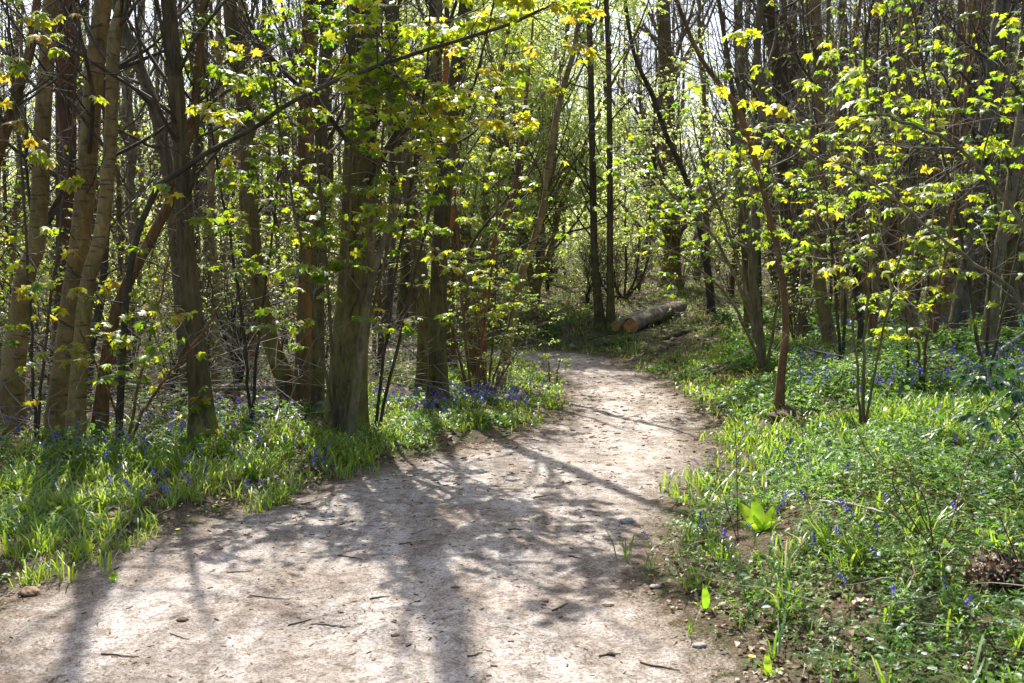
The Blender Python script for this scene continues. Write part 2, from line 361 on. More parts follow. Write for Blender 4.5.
# ------------------------------------------------------------------ ground and path sheets
def axis(lo, a, b, hi, st, gr=1.12):
    c = list(np.arange(a, b, st)); s = st; x = c[-1]
    while x < hi: s = min(s * gr, 8); x += s; c.append(x)
    s = st; x = c[0]
    while x > lo: s = min(s * gr, 8); x -= s; c.insert(0, x)
    return np.array(c)
gx = axis(-160, -5.0, 6.5, 160, .05); gy = axis(-25, 2.6, 14, 220, .05, 1.05)
GX, GY = np.meshgrid(gx, gy, indexing='ij'); SD = path_sd(GX, GY); GZ = ground(GX, GY, SD)
SDN = SD + (N1.fbm(GX * 1.6, GY * 1.6, 4) - .5) * .7 * np.clip(.35 + np.abs(SD), 0, 1)
# trodden relief of the path surface
inside = sstep(.25, -.2, SD)
GZ = GZ + inside * ((N4.fbm(GX * 7, GY * 7, 3) - .5) * .026 + (N3.fbm(GX * 2.2, GY * 2.2, 2) - .5) * .03)
PM = sstep(.50, -.50, SDN)
nx, ny = GX.shape; idx = np.arange(nx * ny).reshape(nx, ny)
Qs = np.stack([idx[:-1, :-1], idx[1:, :-1], idx[1:, 1:], idx[:-1, 1:]], -1).reshape(-1, 4)
isp = (SDN[:-1, :-1] < .05).ravel()
VV = np.column_stack([GX.ravel(), GY.ravel(), GZ.ravel()])
for nm, sel in (('path', isp), ('ground', ~isp)):
    q = Qs[sel]; u, inv = np.unique(q, return_inverse=True); mb = MB(); mb.add(VV[u], inv.reshape(-1, 4), None, PM.ravel()[u])
    o = mb.build(nm, M['ground']); tag(o, {'path': 'pale trodden earth footpath winding through the wood', 'ground': 'dark leafy woodland floor either side of the path'}[nm], nm, None, 'structure')

# ------------------------------------------------------------------ tree builders
def bunch_leaves(mb, P, n, per, size, droop=.35, big=True, pet=.06, tlo=0, thi=1, tip=True, tmin=.4):
    """n bunches of leaves near the ends of the twig polylines P (B,m,3)"""
    B, m, _ = P.shape; idx = rng.integers(0, B, n); t = np.where(rng.random(n) < .45, 1.0, rng.uniform(tmin, 1, n)) * (m - 1.001); i = t.astype(int); f = (t - i)[:, None]
    p = P[idx, i] * (1 - f) + P[idx, i + 1] * f; tan = unit(P[idx, -1] - P[idx, 0])
    bt = rng.uniform(tlo, thi, n)
    for k in range(per):
        keep = rng.random(n) < (1 if k < 2 else .75)
        az = rng.uniform(0, 2 * np.pi, n); h = np.stack([np.cos(az), np.sin(az), np.zeros(n)], 1) + tan * .5
        h[:, 2] = -droop + rng.normal(0, .4, n); h = unit(h)
        s = size * rng.uniform(.55, 1.15, n); u = np.array([0, 0, 1.]) + rng.normal(0, .38, (n, 3))
        pos = p + h * pet * rng.uniform(.3, 1.2, n)[:, None] * np.array([1, 1, .2])
        tv, tt = (LEAF_V, LEAF_T) if big == 2 else ((LEAF2_V, LEAF2_T) if big else (SMALL_V, SMALL_T))
        tv = tv * np.array([rng.uniform(.8, 1.1), 1, rng.choice([.6, 1.4, 2.4])])
        mb.place(tv, None, tt, pos[keep], h[keep], u[keep], s[keep], np.clip(bt + rng.normal(0, .1, n), 0, 1)[keep])
def trunk_tube(mb, P, Rr, sides=16, rough=.05, flare=.6, fl_h=.35, tint=.5, seed=0):
    # P runs from the base upwards
    n = len(P); h = np.concatenate([[0], np.cumsum(np.linalg.norm(np.diff(P, axis=0), axis=1))]); a = np.arange(sides) * 2 * np.pi / sides
    NN = Noise(100 + seed)
    mul = 1 + rough * 2 * (NN.fbm(np.cos(a)[None] * 2.2 + 50 + 0 * h[:, None], np.sin(a)[None] * 2.2 + 50 + h[:, None] * 1.6, 3) - .5)
    mul = mul + flare * np.exp(-h / fl_h)[:, None] * (0.55 + .9 * np.clip(np.sin(a * 2 + seed) * .6 + np.sin(a * 3 + seed * 2.1) * .5, -.4, 1))[None]
    mb.tubes(P[None], Rr[None], sides, tint, mul[None])
def tree(name, label, barkkey, pts, base=None, D=None, H=12., cat='tree', group=None, l1=14, l2=40, l3=90, crown0=.35, leaves=0, leafsize=.09,
         twig='twigdark', lowtwigs=9, lowleaves=0, tint=(0, .8), flare=.5, seed=0, rough=.06, depthlean=0.0, bl=1.0, endz=None, bigleaf=2, toplean=None, moss=None):
    """pts: (x, y, width) pixels from top to bottom; the last is the base when D is None"""
    pts = list(pts); H = H * .72
    if D is None: b = at(pts[-1][0], pts[-1][1]); D = b[1]
    else:
        q = atd(pts[-1][0], pts[-1][1], D); b = np.array([q[0], D, gz(q[0], D)])
        if q[2] > b[2] + .15: pts.append((pts[-1][0], pts[-1][1] + 5, pts[-1][2])); 
    W = []; Rr = []
    for k, (x, y, wd) in enumerate(pts):
        q = atd(x, y, D) if k < len(pts) - 1 else b.copy(); q[1] += depthlean * (q[2] - b[2]) * 1.0
        W.append(q); Rr.append(wd / 2 / F_PX * D)
    W = np.array(W[::-1]); Rr = np.array(Rr[::-1]); ztop = W[-1, 2] - b[2]
    nv = max(10, int(ztop / .16)); C = catmull(W, nv); Ri = np.interp(np.linspace(0, 1, nv), np.linspace(0, 1, len(Rr)), Rr)
    if H > ztop + .3:
        d = unit(C[-1] - C[-4]); p = C[-1]; ext = []; n2 = int((H - ztop) / .45) + 1
        tl = np.array([0, 0, 1.0]) if toplean is None else np.array(toplean, float)
        for k in range(n2): d = unit(d + tl * .12 + rng.normal(0, .05, 3)); p = p + d * .45; ext.append(p)
        C = np.vstack([C, ext]); Ri = np.concatenate([Ri, Ri[-1] * np.linspace(1, .12, n2 + 1)[1:] + .004])
    C = C - b; C[0, 2] = -.08
    root = empty(name, b); tag(root, label, cat, group)
    mb = MB(); trunk_tube(mb, C, Ri, 18 if D < 14 else 10, rough, flare, .22 + Ri[0] * 1.2, seed=seed); mb.build('trunk', M[barkkey], root)
    P0, R0 = C[None], Ri[None]; mb = MB(); tips = []
    if l1:
        P1, R1 = grow(P0, R0, l1, crown0, .98, (1.0 + H * .16) * bl, 48, .09, .10, 9, .3, .006, .55); mb.tubes(P1, R1, 6)
        P2, R2 = grow(P1, R1, l2, .2, 1, 1.0 * bl, 45, .05, .15, 6, .5, .0045, .4); mb.tubes(P2, R2, 4)
        P3, R3 = grow(P2, R2, l3, .15, 1, .5 * bl, 40, .05, .2, 4, .6, .003, .3); mb.tubes(P3, R3, 3); tips = [P3]
    if lowtwigs:
        P4, R4 = grow(P0, R0, lowtwigs, .04, .5, .8, 50, .03, .16, 7, .1, .003, .2); mb.tubes(P4, R4, 4)
        P5, R5 = grow(P4, R4, lowtwigs * 3, .2, 1, .4, 45, .04, .2, 4, .6, .0022, .3); mb.tubes(P5, R5, 3)
        if lowleaves:
            lf = MB(); bunch_leaves(lf, P5, lowleaves, 4, leafsize, big=bigleaf, tlo=tint[0], thi=tint[1]); lf.build('low_leaves', M['leaf'], root)
    if mb.n: br = mb.build('branches', M[twig], root)
    if leaves:
        lf = MB(); bunch_leaves(lf, tips[0], leaves, 3, leafsize, big=1, tlo=tint[0], thi=tint[1]); lf.build('leaves', M['leaf'], br)
    return root
def stems_plant(name, label, stems, D0, cat, barkkey='brown', n2=14, n3=50, leaves=60, per=4, size=.10, L2=.7, L3=.35, tint=(0, .8), big=2, group=None, base=None, ang=60, up=.03, t0=.3, ext=None, leafmat_='leaf', rmin=.003, droop=.35, twig='twig'):
    """stems: list of (list of (x, y, w) top->bottom, D_top, D_bottom)"""
    root = None; mb = MB(); P0s = []; R0s = []
    for pts, Dt, Db in stems:
        n = len(pts); W = []; Rr = []
        for k, (x, y, wd) in enumerate(pts):
            D = Dt + (Db - Dt) * k / (n - 1); q = atd(x, y, D); W.append(q); Rr.append(max(.58 * wd / 2 / F_PX * D, .0025))
        W = np.array(W[::-1]); Rr = np.array(Rr[::-1]); g = gz(W[0, 0], W[0, 1])
        W[0, 2] = g if abs(W[0, 2] - g) < .6 else W[0, 2]
        if root is None: b = np.array([W[0, 0], W[0, 1], g]); root = empty(name, b); tag(root, label, cat, group)
        C = catmull(W, 28) - b; Ri = np.interp(np.linspace(0, 1, 28), np.linspace(0, 1, len(Rr)), Rr)
        C[1:-1] += rng.normal(0, .006, (26, 3)); C[0, 2] -= .04; P0s.append(C); R0s.append(Ri)
    P0 = np.array(P0s); R0 = np.array(R0s); mb.tubes(P0, R0, 8); mb.build('stem' if len(stems) == 1 else 'stems', M[barkkey], root)
    mb = MB(); P2, R2 = grow(P0, R0, n2, t0, 1, L2, ang, up, .12, 7, .5, rmin, .3); mb.tubes(P2, R2, 5)
    P3, R3 = grow(P2, R2, n3, .2, 1, L3, 50, up, .18, 5, .6, rmin * .7, .3); mb.tubes(P3, R3, 3); tw_ = mb.build('twigs', M[twig], root)
    if leaves:
        lf = MB(); bunch_leaves(lf, P3, leaves, per, size, big=big, tlo=tint[0], thi=tint[1], droop=droop); lf.build('leaves', M[leafmat_], tw_)
    return root

# ------------------------------------------------------------------ the trees one can tell apart, left of the path
T = tree
T('tree', 'smooth olive trunk at the far left, first upright from the left edge', 'smooth', [(52, -5, 15), (46, 70, 15), (42, 140, 16), (37, 240, 17), (26, 273, 18), (17, 336, 20), (8, 432, 23)], seed=1, H=11)
T('tree', 'thick smooth trunk, left one of the leaning olive pair at left', 'smooth', [(104, -5, 17), (95, 70, 18), (88, 158, 18), (80, 240, 19), (73, 290, 20), (65, 360, 22), (57, 434, 25)], seed=2, H=13)
T('tree', 'slimmer smooth trunk crossing the thick one of the olive pair', 'smooth', [(126, -5, 13), (114, 42, 13), (112, 105, 12), (108, 175, 13), (100, 240, 14), (90, 273, 14), (83, 325, 15), (75, 438, 18)], seed=3, H=12)
T('tree', 'reddish furrowed trunk half hidden behind the olive trunks', 'red', [(67, -5, 19), (66, 60, 19), (66, 240, 19), (64, 330, 20), (62, 415, 22)], D=13.5, seed=4, H=13, rough=.1)
T('tree', 'dark upright trunk with yellow mossy root flare beside the bluebells', 'mossfoot', [(168, -5, 15), (175, 70, 15), (182, 158, 16), (186, 240, 17), (190, 285, 18), (195, 335, 19), (204, 441, 23)], seed=5, H=13, flare=1.0, rough=.09)
T('tree', 'pale grey leaning trunk running into the dark mossy trunk', 'grey', [(112, -5, 9), (128, 39, 10), (151, 98, 12), (166, 158, 12), (175, 240, 12), (182, 320, 13), (192, 425, 14)], D=11.3, seed=6, H=12)
T('tree', 'slender brown tree snaking up to the right across the dark trunk', 'brown', [(205, -5, 8), (198, 70, 8), (193, 123, 9), (181, 158, 10), (172, 197, 10), (150, 240, 10), (128, 283, 11), (110, 336, 11), (98, 436, 13)], seed=7, H=9, l1=12, l2=40, l3=100)
T('tree', 'upright trunk with a bent lower half between dark and twin trunks', 'big', [(229, -5, 13), (235, 53, 14), (246, 123, 15), (253, 240, 15), (266, 325, 16), (284, 378, 18), (293, 405, 20)], seed=8, H=13)
T('tree', 'left trunk of the orange stained pair beside the largest trunk', 'orange', [(313, -5, 16), (308, 70, 16), (306, 140, 16), (307, 240, 15), (306, 300, 16), (303, 408, 19)], seed=9, H=13)
T('tree', 'thin dark trunk tight against the orange stained trunk', 'dark', [(327, -5, 11), (325, 60, 12), (321, 140, 12), (320, 220, 12), (318, 300, 12), (317, 414, 15)], seed=10, H=12)
T('tree', 'largest trunk left of the path, broad dark and mossy', 'big', [(366, -5, 31), (362, 88, 31), (359, 175, 32), (358, 240, 33), (355, 290, 34), (350, 350, 35), (346, 432, 38)], seed=11, H=15, rough=.12, l1=20, l2=80, l3=200, flare=.35, bl=1.1)
T('tree', 'slim grey stem leaning across the front of the largest trunk', 'grey', [(440, -5, 5), (436, 50, 6), (428, 91, 6), (410, 154, 7), (391, 220, 7), (374, 273, 7), (363, 335, 8), (350, 438, 9)], seed=12, H=7, l1=10, l2=30, l3=80, D=9.0)
T('tree', 'solitary dark straight trunk nearest the path edge at left', 'dark', [(467, -5, 14), (461, 45, 15), (453, 105, 17), (443, 200, 17), (439, 270, 17), (438, 330, 17), (438, 404, 20)], seed=13, H=14, rough=.08, flare=.35)
T('tree', 'trunk with a bright orange flank just behind the solitary one', 'orange', [(434, -5, 8), (437, 60, 9), (439, 120, 10), (443, 200, 10), (447, 300, 10), (450, 380, 12)], D=15.5, seed=14, H=12)
T('tree', 'mossy slanting trunk between the largest and the solitary trunk', 'big', [(390, -5, 11), (395, 70, 12), (400, 140, 13), (409, 197, 13), (420, 260, 13), (424, 330, 13), (424, 385, 15)], D=13.2, seed=15, H=13)
T('tree', 'orange brown trunk leaning left behind the solitary trunk', 'orange', [(446, 120, 7), (452, 200, 9), (458, 260, 10), (470, 320, 10), (478, 392, 12)], D=14.2, seed=16, H=10)
T('tree', 'thin curving tree bending right over the grassy path edge', 'smooth', [(581, 2, 4), (574, 50, 5), (565, 81, 6), (556, 120, 6), (549, 165, 7), (545, 200, 7), (534, 240, 7), (522, 273, 8), (512, 325, 9), (499, 388, 11)], seed=17, H=5.6, l1=9, l2=30, l3=70, crown0=.3, lowtwigs=14, lowleaves=12, flare=.3)
T('tree', 'forked thin tree left of the curving one', 'brown', [(523, 130, 4), (515, 190, 6), (503, 222, 7), (490, 262, 8), (484, 305, 9), (481, 388, 10)], D=13.5, seed=18, H=7, l1=12, l2=40, l3=90)
T('tree', 'brown stem leaning in from beyond the left edge', 'brown', [(38, -8, 7), (32, 42, 9), (18, 91, 10), (7, 126, 11), (-12, 190, 12), (-30, 300, 13), (-38, 440, 15)], seed=19, H=6, l1=8, l2=20, l3=60, D=8.8)
# middle
T('tree', 'thin dark straight tree, left one of two beside the cut log', 'dark', [(588, -5, 5), (591, 80, 6), (594, 240, 7), (597, 290, 8), (600, 327, 9)], seed=20, H=13)
T('tree', 'thin dark straight tree, right one of two beside the cut log', 'dark', [(606, -5, 5), (609, 80, 5), (610, 200, 6), (610, 270, 7), (611, 326, 8)], seed=21, H=13)
T('tree', 'thick brown trunk standing behind the far end of the log', 'big', [(664, 20, 13), (668, 120, 14), (672, 220, 16), (672, 260, 17), (671, 300, 21)], D=29, seed=22, H=21, l1=46, l2=500, l3=3600, crown0=.2, bl=1.7, lowtwigs=0, twig='twig')
# right
T('sapling', 'orange brown curved sapling rising from the dark mound by the path', 'brown', [(674, -6, 4), (698, 53, 4.5), (722, 88, 5), (739, 112, 5.5), (758, 169, 5.5), (769, 215, 6), (780, 262, 6), (786, 325, 7), (781, 375, 8), (779, 416, 10)], seed=23, H=4.6, l1=6, l2=16, l3=30, crown0=.35, lowtwigs=12, lowleaves=5, flare=.6)
T('tree', 'light brown trunk with a bowed foot in the bluebell slope', 'smooth', [(815, -5, 10), (819, 90, 10), (822, 180, 11), (821, 240, 12), (820, 285, 12), (830, 343, 14)], seed=24, H=13)
T('tree', 'rough plated dark trunk leaning right, near the right edge', 'rough', [(1004, -5, 15), (993, 70, 14), (983, 158, 14), (974, 234, 15), (963, 290, 17), (955, 356, 20)], seed=25, H=13, rough=.12, flare=.3)
T('tree', 'straight tan trunk rising just left of the rough plated one', 'smooth', [(973, -5, 9), (969, 80, 9), (966, 170, 9), (956, 250, 10), (946, 300, 11), (937, 332, 12)], D=15, seed=26, H=13)
T('tree', 'grey brown trunk behind the rough plated one, top right', 'grey', [(987, -5, 9), (984, 90, 9), (980, 190, 9), (978, 320, 10)], D=18, seed=27, H=13)
T('tree', 'short smooth grey trunk right of the rough plated one', 'grey', [(1030, 60, 10), (1020, 130, 11), (1008, 210, 11), (996, 265, 12), (992, 310, 13), (987, 364, 15)], seed=28, H=10)
T('tree', 'straight brown trunk in the middle of the right hand thicket', 'smooth', [(903, -5, 8), (901, 90, 9), (901, 180, 9), (904, 260, 10), (906, 322, 11)], D=17, seed=29, H=13)
T('tree', 'dark trunk leaning right in the thicket behind the bluebells', 'red', [(905, 150, 8), (895, 210, 9), (884, 255, 9), (872, 290, 10), (858, 321, 12)], D=18, seed=30, H=11)
T('tree', 'broad dark trunk, leftmost of the close group right of centre', 'dark', [(769, -5, 9), (775, 50, 10), (780, 105, 10), (783, 180, 10), (790, 260, 11), (803, 326, 13)], D=17, seed=31, H=14)
T('tree', 'dark trunk second in the close group right of centre', 'dark', [(783, -5, 7), (785, 79, 8), (787, 200, 8), (790, 325, 9)], D=18.5, seed=32, H=14)
T('tree', 'brown trunk third in the close group right of centre', 'big', [(792, -5, 7), (793, 105, 7), (795, 220, 8), (798, 320, 9)], D=20, seed=33, H=14)
T('tree', 'thin dark tree with a slight lean behind the curved sapling', 'dark', [(718, -5, 4), (727, 53, 5), (734, 105, 5), (740, 180, 6), (745, 260, 6), (748, 335, 7)], D=16, seed=34, H=13)
T('tree', 'thin pale upright tree right behind the curved sapling', 'grey', [(740, -5, 5), (741, 79, 6), (745, 180, 6), (752, 335, 7)], D=17.5, seed=35, H=13)
T('tree', 'thin black straight tree above the pale twiggy hazel', 'dark', [(760, -5, 4), (758, 79, 5), (757, 180, 5), (760, 330, 6)], D=18.5, seed=36, H=13)
T('tree', 'dark thin trunk leaning left high over the bend', 'twigdark', [(624, -5, 4), (634, 53, 4), (653, 97, 5), (666, 134, 5), (690, 190, 6), (706, 260, 7), (712, 316, 8)], D=22, seed=37, H=9, l1=14, l2=60, l3=160)
T('tree', 'dark trunk at the very right edge above the bramble', 'dark', [(1040, -5, 11), (1022, 70, 11), (1014, 175, 11), (1012, 250, 11), (1010, 330, 13)], D=14, seed=38, H=12)

# ------------------------------------------------------------------ saplings and leafy branches near the path
S = stems_plant
S('sapling', 'leafy sapling with a long arching branch over the left trunks', [([(560, 2, 4), (512, 22, 6), (467, 39, 6), (403, 58, 7), (368, 69, 7), (291, 102, 8), (256, 128, 8), (225, 141, 9), (186, 168, 10), (155, 188, 11), (138, 235, 11), (125, 300, 12), (118, 437, 14)], 7.6, 8.8)],
  7.6, 'sapling', 'twigdark', n2=26, n3=80, leaves=150, size=.095, tint=(.35, 1), t0=.5, twig='twigdark')
S('sapling', 'many stemmed sapling of bright green leaves before the largest trunk', [([(300, 5, 3), (312, 100, 4), (325, 250, 5), (338, 441, 7)], 8.6, 9.4), ([(345, -20, 3), (352, 110, 4), (346, 280, 5), (340, 441, 7)], 8.0, 9.4),
  ([(395, 10, 3), (385, 120, 4), (362, 290, 5), (342, 441, 7)], 8.4, 9.4), ([(270, 60, 3), (285, 160, 4), (312, 300, 5), (337, 441, 6)], 8.2, 9.4), ([(415, 130, 3), (400, 200, 4), (370, 320, 5), (342, 441, 6)], 8.6, 9.4)],
  8.5, 'sapling', 'grey', n2=70, n3=230, leaves=470, size=.085, tint=(.1, .72), t0=.3)
S('sapling', 'yellow leaved sapling top centre left, leaves against the bright tree', [([(430, -30, 3), (428, 60, 4), (415, 160, 5), (392, 300, 5), (375, 428, 6)], 7.8, 9.8), ([(500, -25, 3), (478, 70, 4), (436, 190, 5), (378, 428, 6)], 8.2, 9.8)],
  8, 'sapling', 'twigdark', n2=44, n3=130, leaves=270, size=.095, tint=(.35, .9), t0=.35)
S('sapling', 'low sapling with pale leaves between solitary and curving trunks', [([(455, 190, 3), (460, 280, 4), (472, 392, 5)], 12, 12.2), ([(500, 170, 3), (492, 270, 4), (474, 392, 5)], 11.6, 12.2), ([(430, 240, 3), (450, 320, 4), (471, 392, 5)], 11.6, 12.2)],
  12, 'sapling', 'brown', n2=36, n3=110, leaves=170, size=.085, tint=(.2, .8), t0=.3)
S('sapling', 'sparse sapling with brownish young leaves at the far left', [([(5, 30, 3), (20, 150, 4), (30, 300, 5), (36, 441, 6)], 8.2, 9), ([(80, 20, 3), (70, 150, 4), (48, 320, 5), (37, 441, 6)], 8.0, 9)],
  8.5, 'sapling', 'twigdark', n2=24, n3=70, leaves=72, size=.095, tint=(.4, 1), t0=.2)
S('sapling', 'low sapling with flat pale leaf tiers before the dark trunk', [([(175, 215, 3), (160, 300, 4), (140, 380, 5), (128, 446, 6)], 8.4, 8.8), ([(225, 300, 3), (190, 350, 4), (150, 400, 5), (129, 446, 6)], 8, 8.8), ([(80, 330, 3), (105, 385, 4), (127, 446, 5)], 8.2, 8.8)],
  8.5, 'sapling', 'brown', n2=26, n3=80, leaves=80, size=.09, tint=(.1, .95), t0=.2)
S('sapling', 'bare stemmed sapling with yellow leaves between dark and twin trunks', [([(200, 40, 3), (215, 150, 4), (240, 300, 5), (252, 430, 6)], 9.3, 10), ([(282, 90, 3), (275, 210, 4), (258, 340, 5), (253, 430, 6)], 9.2, 10)],
  9.5, 'sapling', 'twigdark', n2=26, n3=80, leaves=95, size=.09, tint=(.15, .85), t0=.25)
# right side
S('sapling', 'large leaved yellow sapling in front of the right hand thicket', [([(862, 20, 3), (868, 120, 4), (870, 230, 4), (866, 330, 5), (863, 414, 7)], 6.9, 7.9), ([(800, 130, 2), (830, 220, 3), (852, 320, 4), (862, 414, 5)], 7.4, 7.9), ([(935, 90, 2), (915, 200, 3), (885, 320, 4), (864, 414, 5)], 6.8, 7.9)],
  7, 'sapling', 'grey', n2=44, n3=130, leaves=125, size=.072, tint=(.25, .85), t0=.3)
S('sapling', 'thin straight sapling with few leaves rising from bluebells at right', [([(895, 120, 2), (898, 200, 3), (905, 290, 4), (909, 376, 5)], 9.4, 9.8)],
  9, 'sapling', 'twigdark', n2=12, n3=36, leaves=45, size=.085, tint=(.25, .8), t0=.2)
S('sapling', 'leaning sapling with forked dark stem in the bluebell band', [([(900, 250, 3), (906, 300, 4), (918, 345, 5), (922, 380, 6)], 9.4, 9.5), ([(960, 180, 3), (945, 260, 4), (928, 330, 5), (923, 380, 6)], 9.2, 9.5)],
  9, 'sapling', 'brown', n2=14, n3=46, leaves=60, size=.085, tint=(.2, .8), t0=.2)
S('sapling', 'arching branchy sapling bowing in from the right edge', [([(770, 118, 2), (800, 127, 2), (840, 122, 3), (877, 114, 5), (910, 124, 5), (943, 138, 6), (972, 160, 7), (990, 182, 7), (1024, 230, 8), (1075, 330, 10), (1100, 470, 12)], 5.6, 5.4),
  ([(755, 100, 2), (770, 125, 3), (810, 152, 4), (850, 170, 4), (890, 196, 5), (922, 221, 5), (965, 257, 6), (1024, 308, 7), (1100, 470, 10)], 5.9, 5.4)],
  5.5, 'sapling', 'grey', n2=22, n3=60, leaves=50, size=.07, tint=(.3, .85), t0=.3, ang=50)
S('sapling', 'broad leafy sapling spreading at the upper right corner', [([(905, -20, 3), (930, 100, 4), (960, 230, 5), (985, 362, 7)], 9, 9.6), ([(1000, 30, 3), (1000, 130, 4), (992, 250, 5), (986, 362, 6)], 9, 9.6), ([(1060, 80, 3), (1030, 200, 4), (987, 362, 6)], 9, 9.6)],
  9, 'sapling', 'twigdark', n2=50, n3=150, leaves=190, size=.065, tint=(.0, .7), t0=.2)
S('sapling', 'leafy sapling reaching up through the thicket above the bowed trunk', [([(800, -20, 3), (810, 80, 4), (830, 220, 5), (842, 350, 6)], 10.8, 11.6), ([(880, 20, 3), (870, 130, 4), (850, 250, 5), (843, 350, 6)], 10.6, 11.6)],
  11, 'sapling', 'twigdark', n2=44, n3=130, leaves=160, size=.065, tint=(.0, .7), t0=.2)
S('hazel', 'twiggy hazel with pale branches fanning left and a cloud of fresh leaves', [([(640, 150, 2), (672, 195, 4), (712, 235, 5), (745, 300, 6), (764, 341, 8)], 12.4, 13.2), ([(690, 110, 2), (708, 180, 4), (735, 250, 5), (766, 341, 8)], 12.6, 13.2),
  ([(655, 235, 2), (690, 262, 3), (730, 300, 5), (764, 341, 6)], 12, 13.2), ([(740, 120, 2), (742, 200, 4), (755, 280, 5), (766, 341, 7)], 12.8, 13.2), ([(800, 190, 2), (785, 260, 4), (767, 341, 6)], 12.6, 13.2)],
  13, 'shrub', 'grey', n2=70, n3=260, leaves=330, per=3, size=.085, tint=(.05, .65), t0=.3, L2=.9, L3=.4, ang=38)
S('shrub', 'many stemmed bare bush just left of the cut log', [([(608, 235, 3), (614, 280, 4), (622, 316, 5)], 25, 25), ([(640, 225, 3), (636, 275, 4), (624, 316, 5)], 25, 25), ([(655, 205, 3), (645, 270, 4), (626, 316, 5)], 25, 25), ([(625, 215, 3), (626, 270, 4), (624, 316, 5)], 25, 25), ([(590, 255, 3), (606, 290, 4), (622, 316, 4)], 25, 25)],
  25, 'shrub', 'twigdark', n2=40, n3=130, leaves=60, per=3, size=.05, L2=1.2, L3=.6, ang=30, big=0, rmin=.005)
S('hawthorn', 'small leaved fresh green bush between the curving tree and the path', [([(470, 270, 2), (478, 330, 3), (487, 390, 4)], 12.6, 12.8), ([(520, 250, 2), (510, 320, 3), (489, 390, 4)], 12.8, 12.8), ([(498, 240, 2), (494, 320, 3), (488, 390, 4)], 12.4, 12.8), ([(535, 320, 2), (515, 355, 3), (490, 390, 4)], 12.6, 12.8)],
  12.8, 'shrub', 'brown', n2=60, n3=240, leaves=650, per=3, size=.045, L2=.5, L3=.25, big=0, tint=(.2, 1), leafmat_='leafsmall', t0=.1)
S('sapling', 'knee high leafy seedling on the grass tongue at the path edge', [([(548, 357, 2), (550, 385, 3), (551, 400, 3)], 14, 14), ([(560, 360, 2), (555, 385, 3), (552, 400, 3)], 14, 14)], 14, 'sapling', 'brown', n2=12, n3=30, leaves=40, per=3, size=.05, L2=.2, L3=.12, tint=(.2, .7), t0=.3, big=1)

# bright small-leaved tree beyond the bend
def bright_tree(loc, H, n4, label, spread, leafs):
    root = empty('fresh_green_tree', loc); tag(root, label, 'tree'); P0 = []; R0 = []
    for s in range(5):
        a = s * 1.3; n = 14; z = np.linspace(0, H * (.8 + .08 * s), n); o = np.linspace(0, 1, n) ** 1.3 * spread * .5
        P0.append(np.column_stack([np.cos(a) * o + rng.normal(0, .05, n), np.sin(a) * o + rng.normal(0, .05, n), z])); R0.append(np.linspace(.08, .015, n))
    P0 = np.array(P0); R0 = np.array(R0); P0[:, 0, 2] = -.1; mb = MB(); mb.tubes(P0, R0, 8); mb.build('trunk', M['smooth'], root)
    mb = MB(); P1, R1 = grow(P0, R0, 90, .12, .98, spread * .55, 55, .04, .1, 8, .4, .006, .3); mb.tubes(P1, R1, 4)
    P2, R2 = grow(P1, R1, 600, .15, 1, 1.0, 45, .02, .16, 5, .5, .0045, .3); mb.tubes(P2, R2, 3); br = mb.build('branches', M['twig'], root)
    P3, R3 = grow(P2, R2, n4, .1, 1, .35, 50, 0, .2, 3, .6, .003, .3)
    lf = MB(); bunch_leaves(lf, P3, leafs, 3, .075, big=0, pet=.05, tmin=.0); lf.build('leaves', M['leafbright'], br); return root
q = atd(535, 200, 23); bright_tree((q[0], 23, gz(q[0], 23)), 9.5, 9000, 'cloud of tiny yellow green leaves on a tree beyond the bend', 5.6, 26000)
q = atd(478, 200, 22.5); bright_tree((q[0], 22.5, gz(q[0], 22.5)), 8, 6000, 'pale green small leaved tree just left of the bend', 4.0, 9000)
q = atd(450, 200, 27); bright_tree((q[0], 27, gz(q[0], 27)), 9, 4000, 'fresh green tree seen between the solitary and orange trunks', 4.2, 14000)

# ------------------------------------------------------------------ the wood behind: variants, then copies
def pole_variant(k):
    H = [11, 9.5, 12, 10, 8, 11, 7.5, 10.5][k]; r = [.085, .06, .12, .075, .05, .10, .045, .14][k]; n = 30
    z = np.linspace(0, H, n); lean = [.02, .08, -.03, -.07, .12, .04, -.1, .02][k]
    wx = np.cumsum(rng.normal(0, .035, n)); wy = np.cumsum(rng.normal(0, .035, n))
    C = np.column_stack([wx + lean * z, wy, z]); C -= C[0]; C[0, 2] = -.15; Rr = r * (1 - z / H * .85)
    root = empty('tree', (0, 0, 0)); mb = MB(); trunk_tube(mb, C, Rr, 9, .08, .5, .3, seed=k + 40)
    mb.build('trunk', M[['dark', 'smooth', 'big', 'grey', 'twigdark', 'dark', 'brown', 'big'][k]], root)
    mb = MB(); P0, R0 = C[None], Rr[None]
    P1, R1 = grow(P0, R0, 22, .12, .98, 1.8, 50, .09, .1, 7, .3, .006, .5); mb.tubes(P1, R1, 4)
    P2, R2 = grow(P1, R1, 85, .15, 1, 1.0, 45, .05, .15, 5, .5, .0055, .4); mb.tubes(P2, R2, 3)
    P3, R3 = grow(P2, R2, 230, .15, 1, .5, 40, .04, .2, 3, .6, .004, .3); mb.tubes(P3, R3, 3); br = mb.build('branches', M['twig' if k % 2 else 'twigdark'], root)
    lf = MB(); bunch_leaves(lf, P3, 60 + 50 * (k % 3), 2, .07, big=0); lf.build('leaves', M['leafsmall' if k % 2 else 'leaf'], br)
    return root
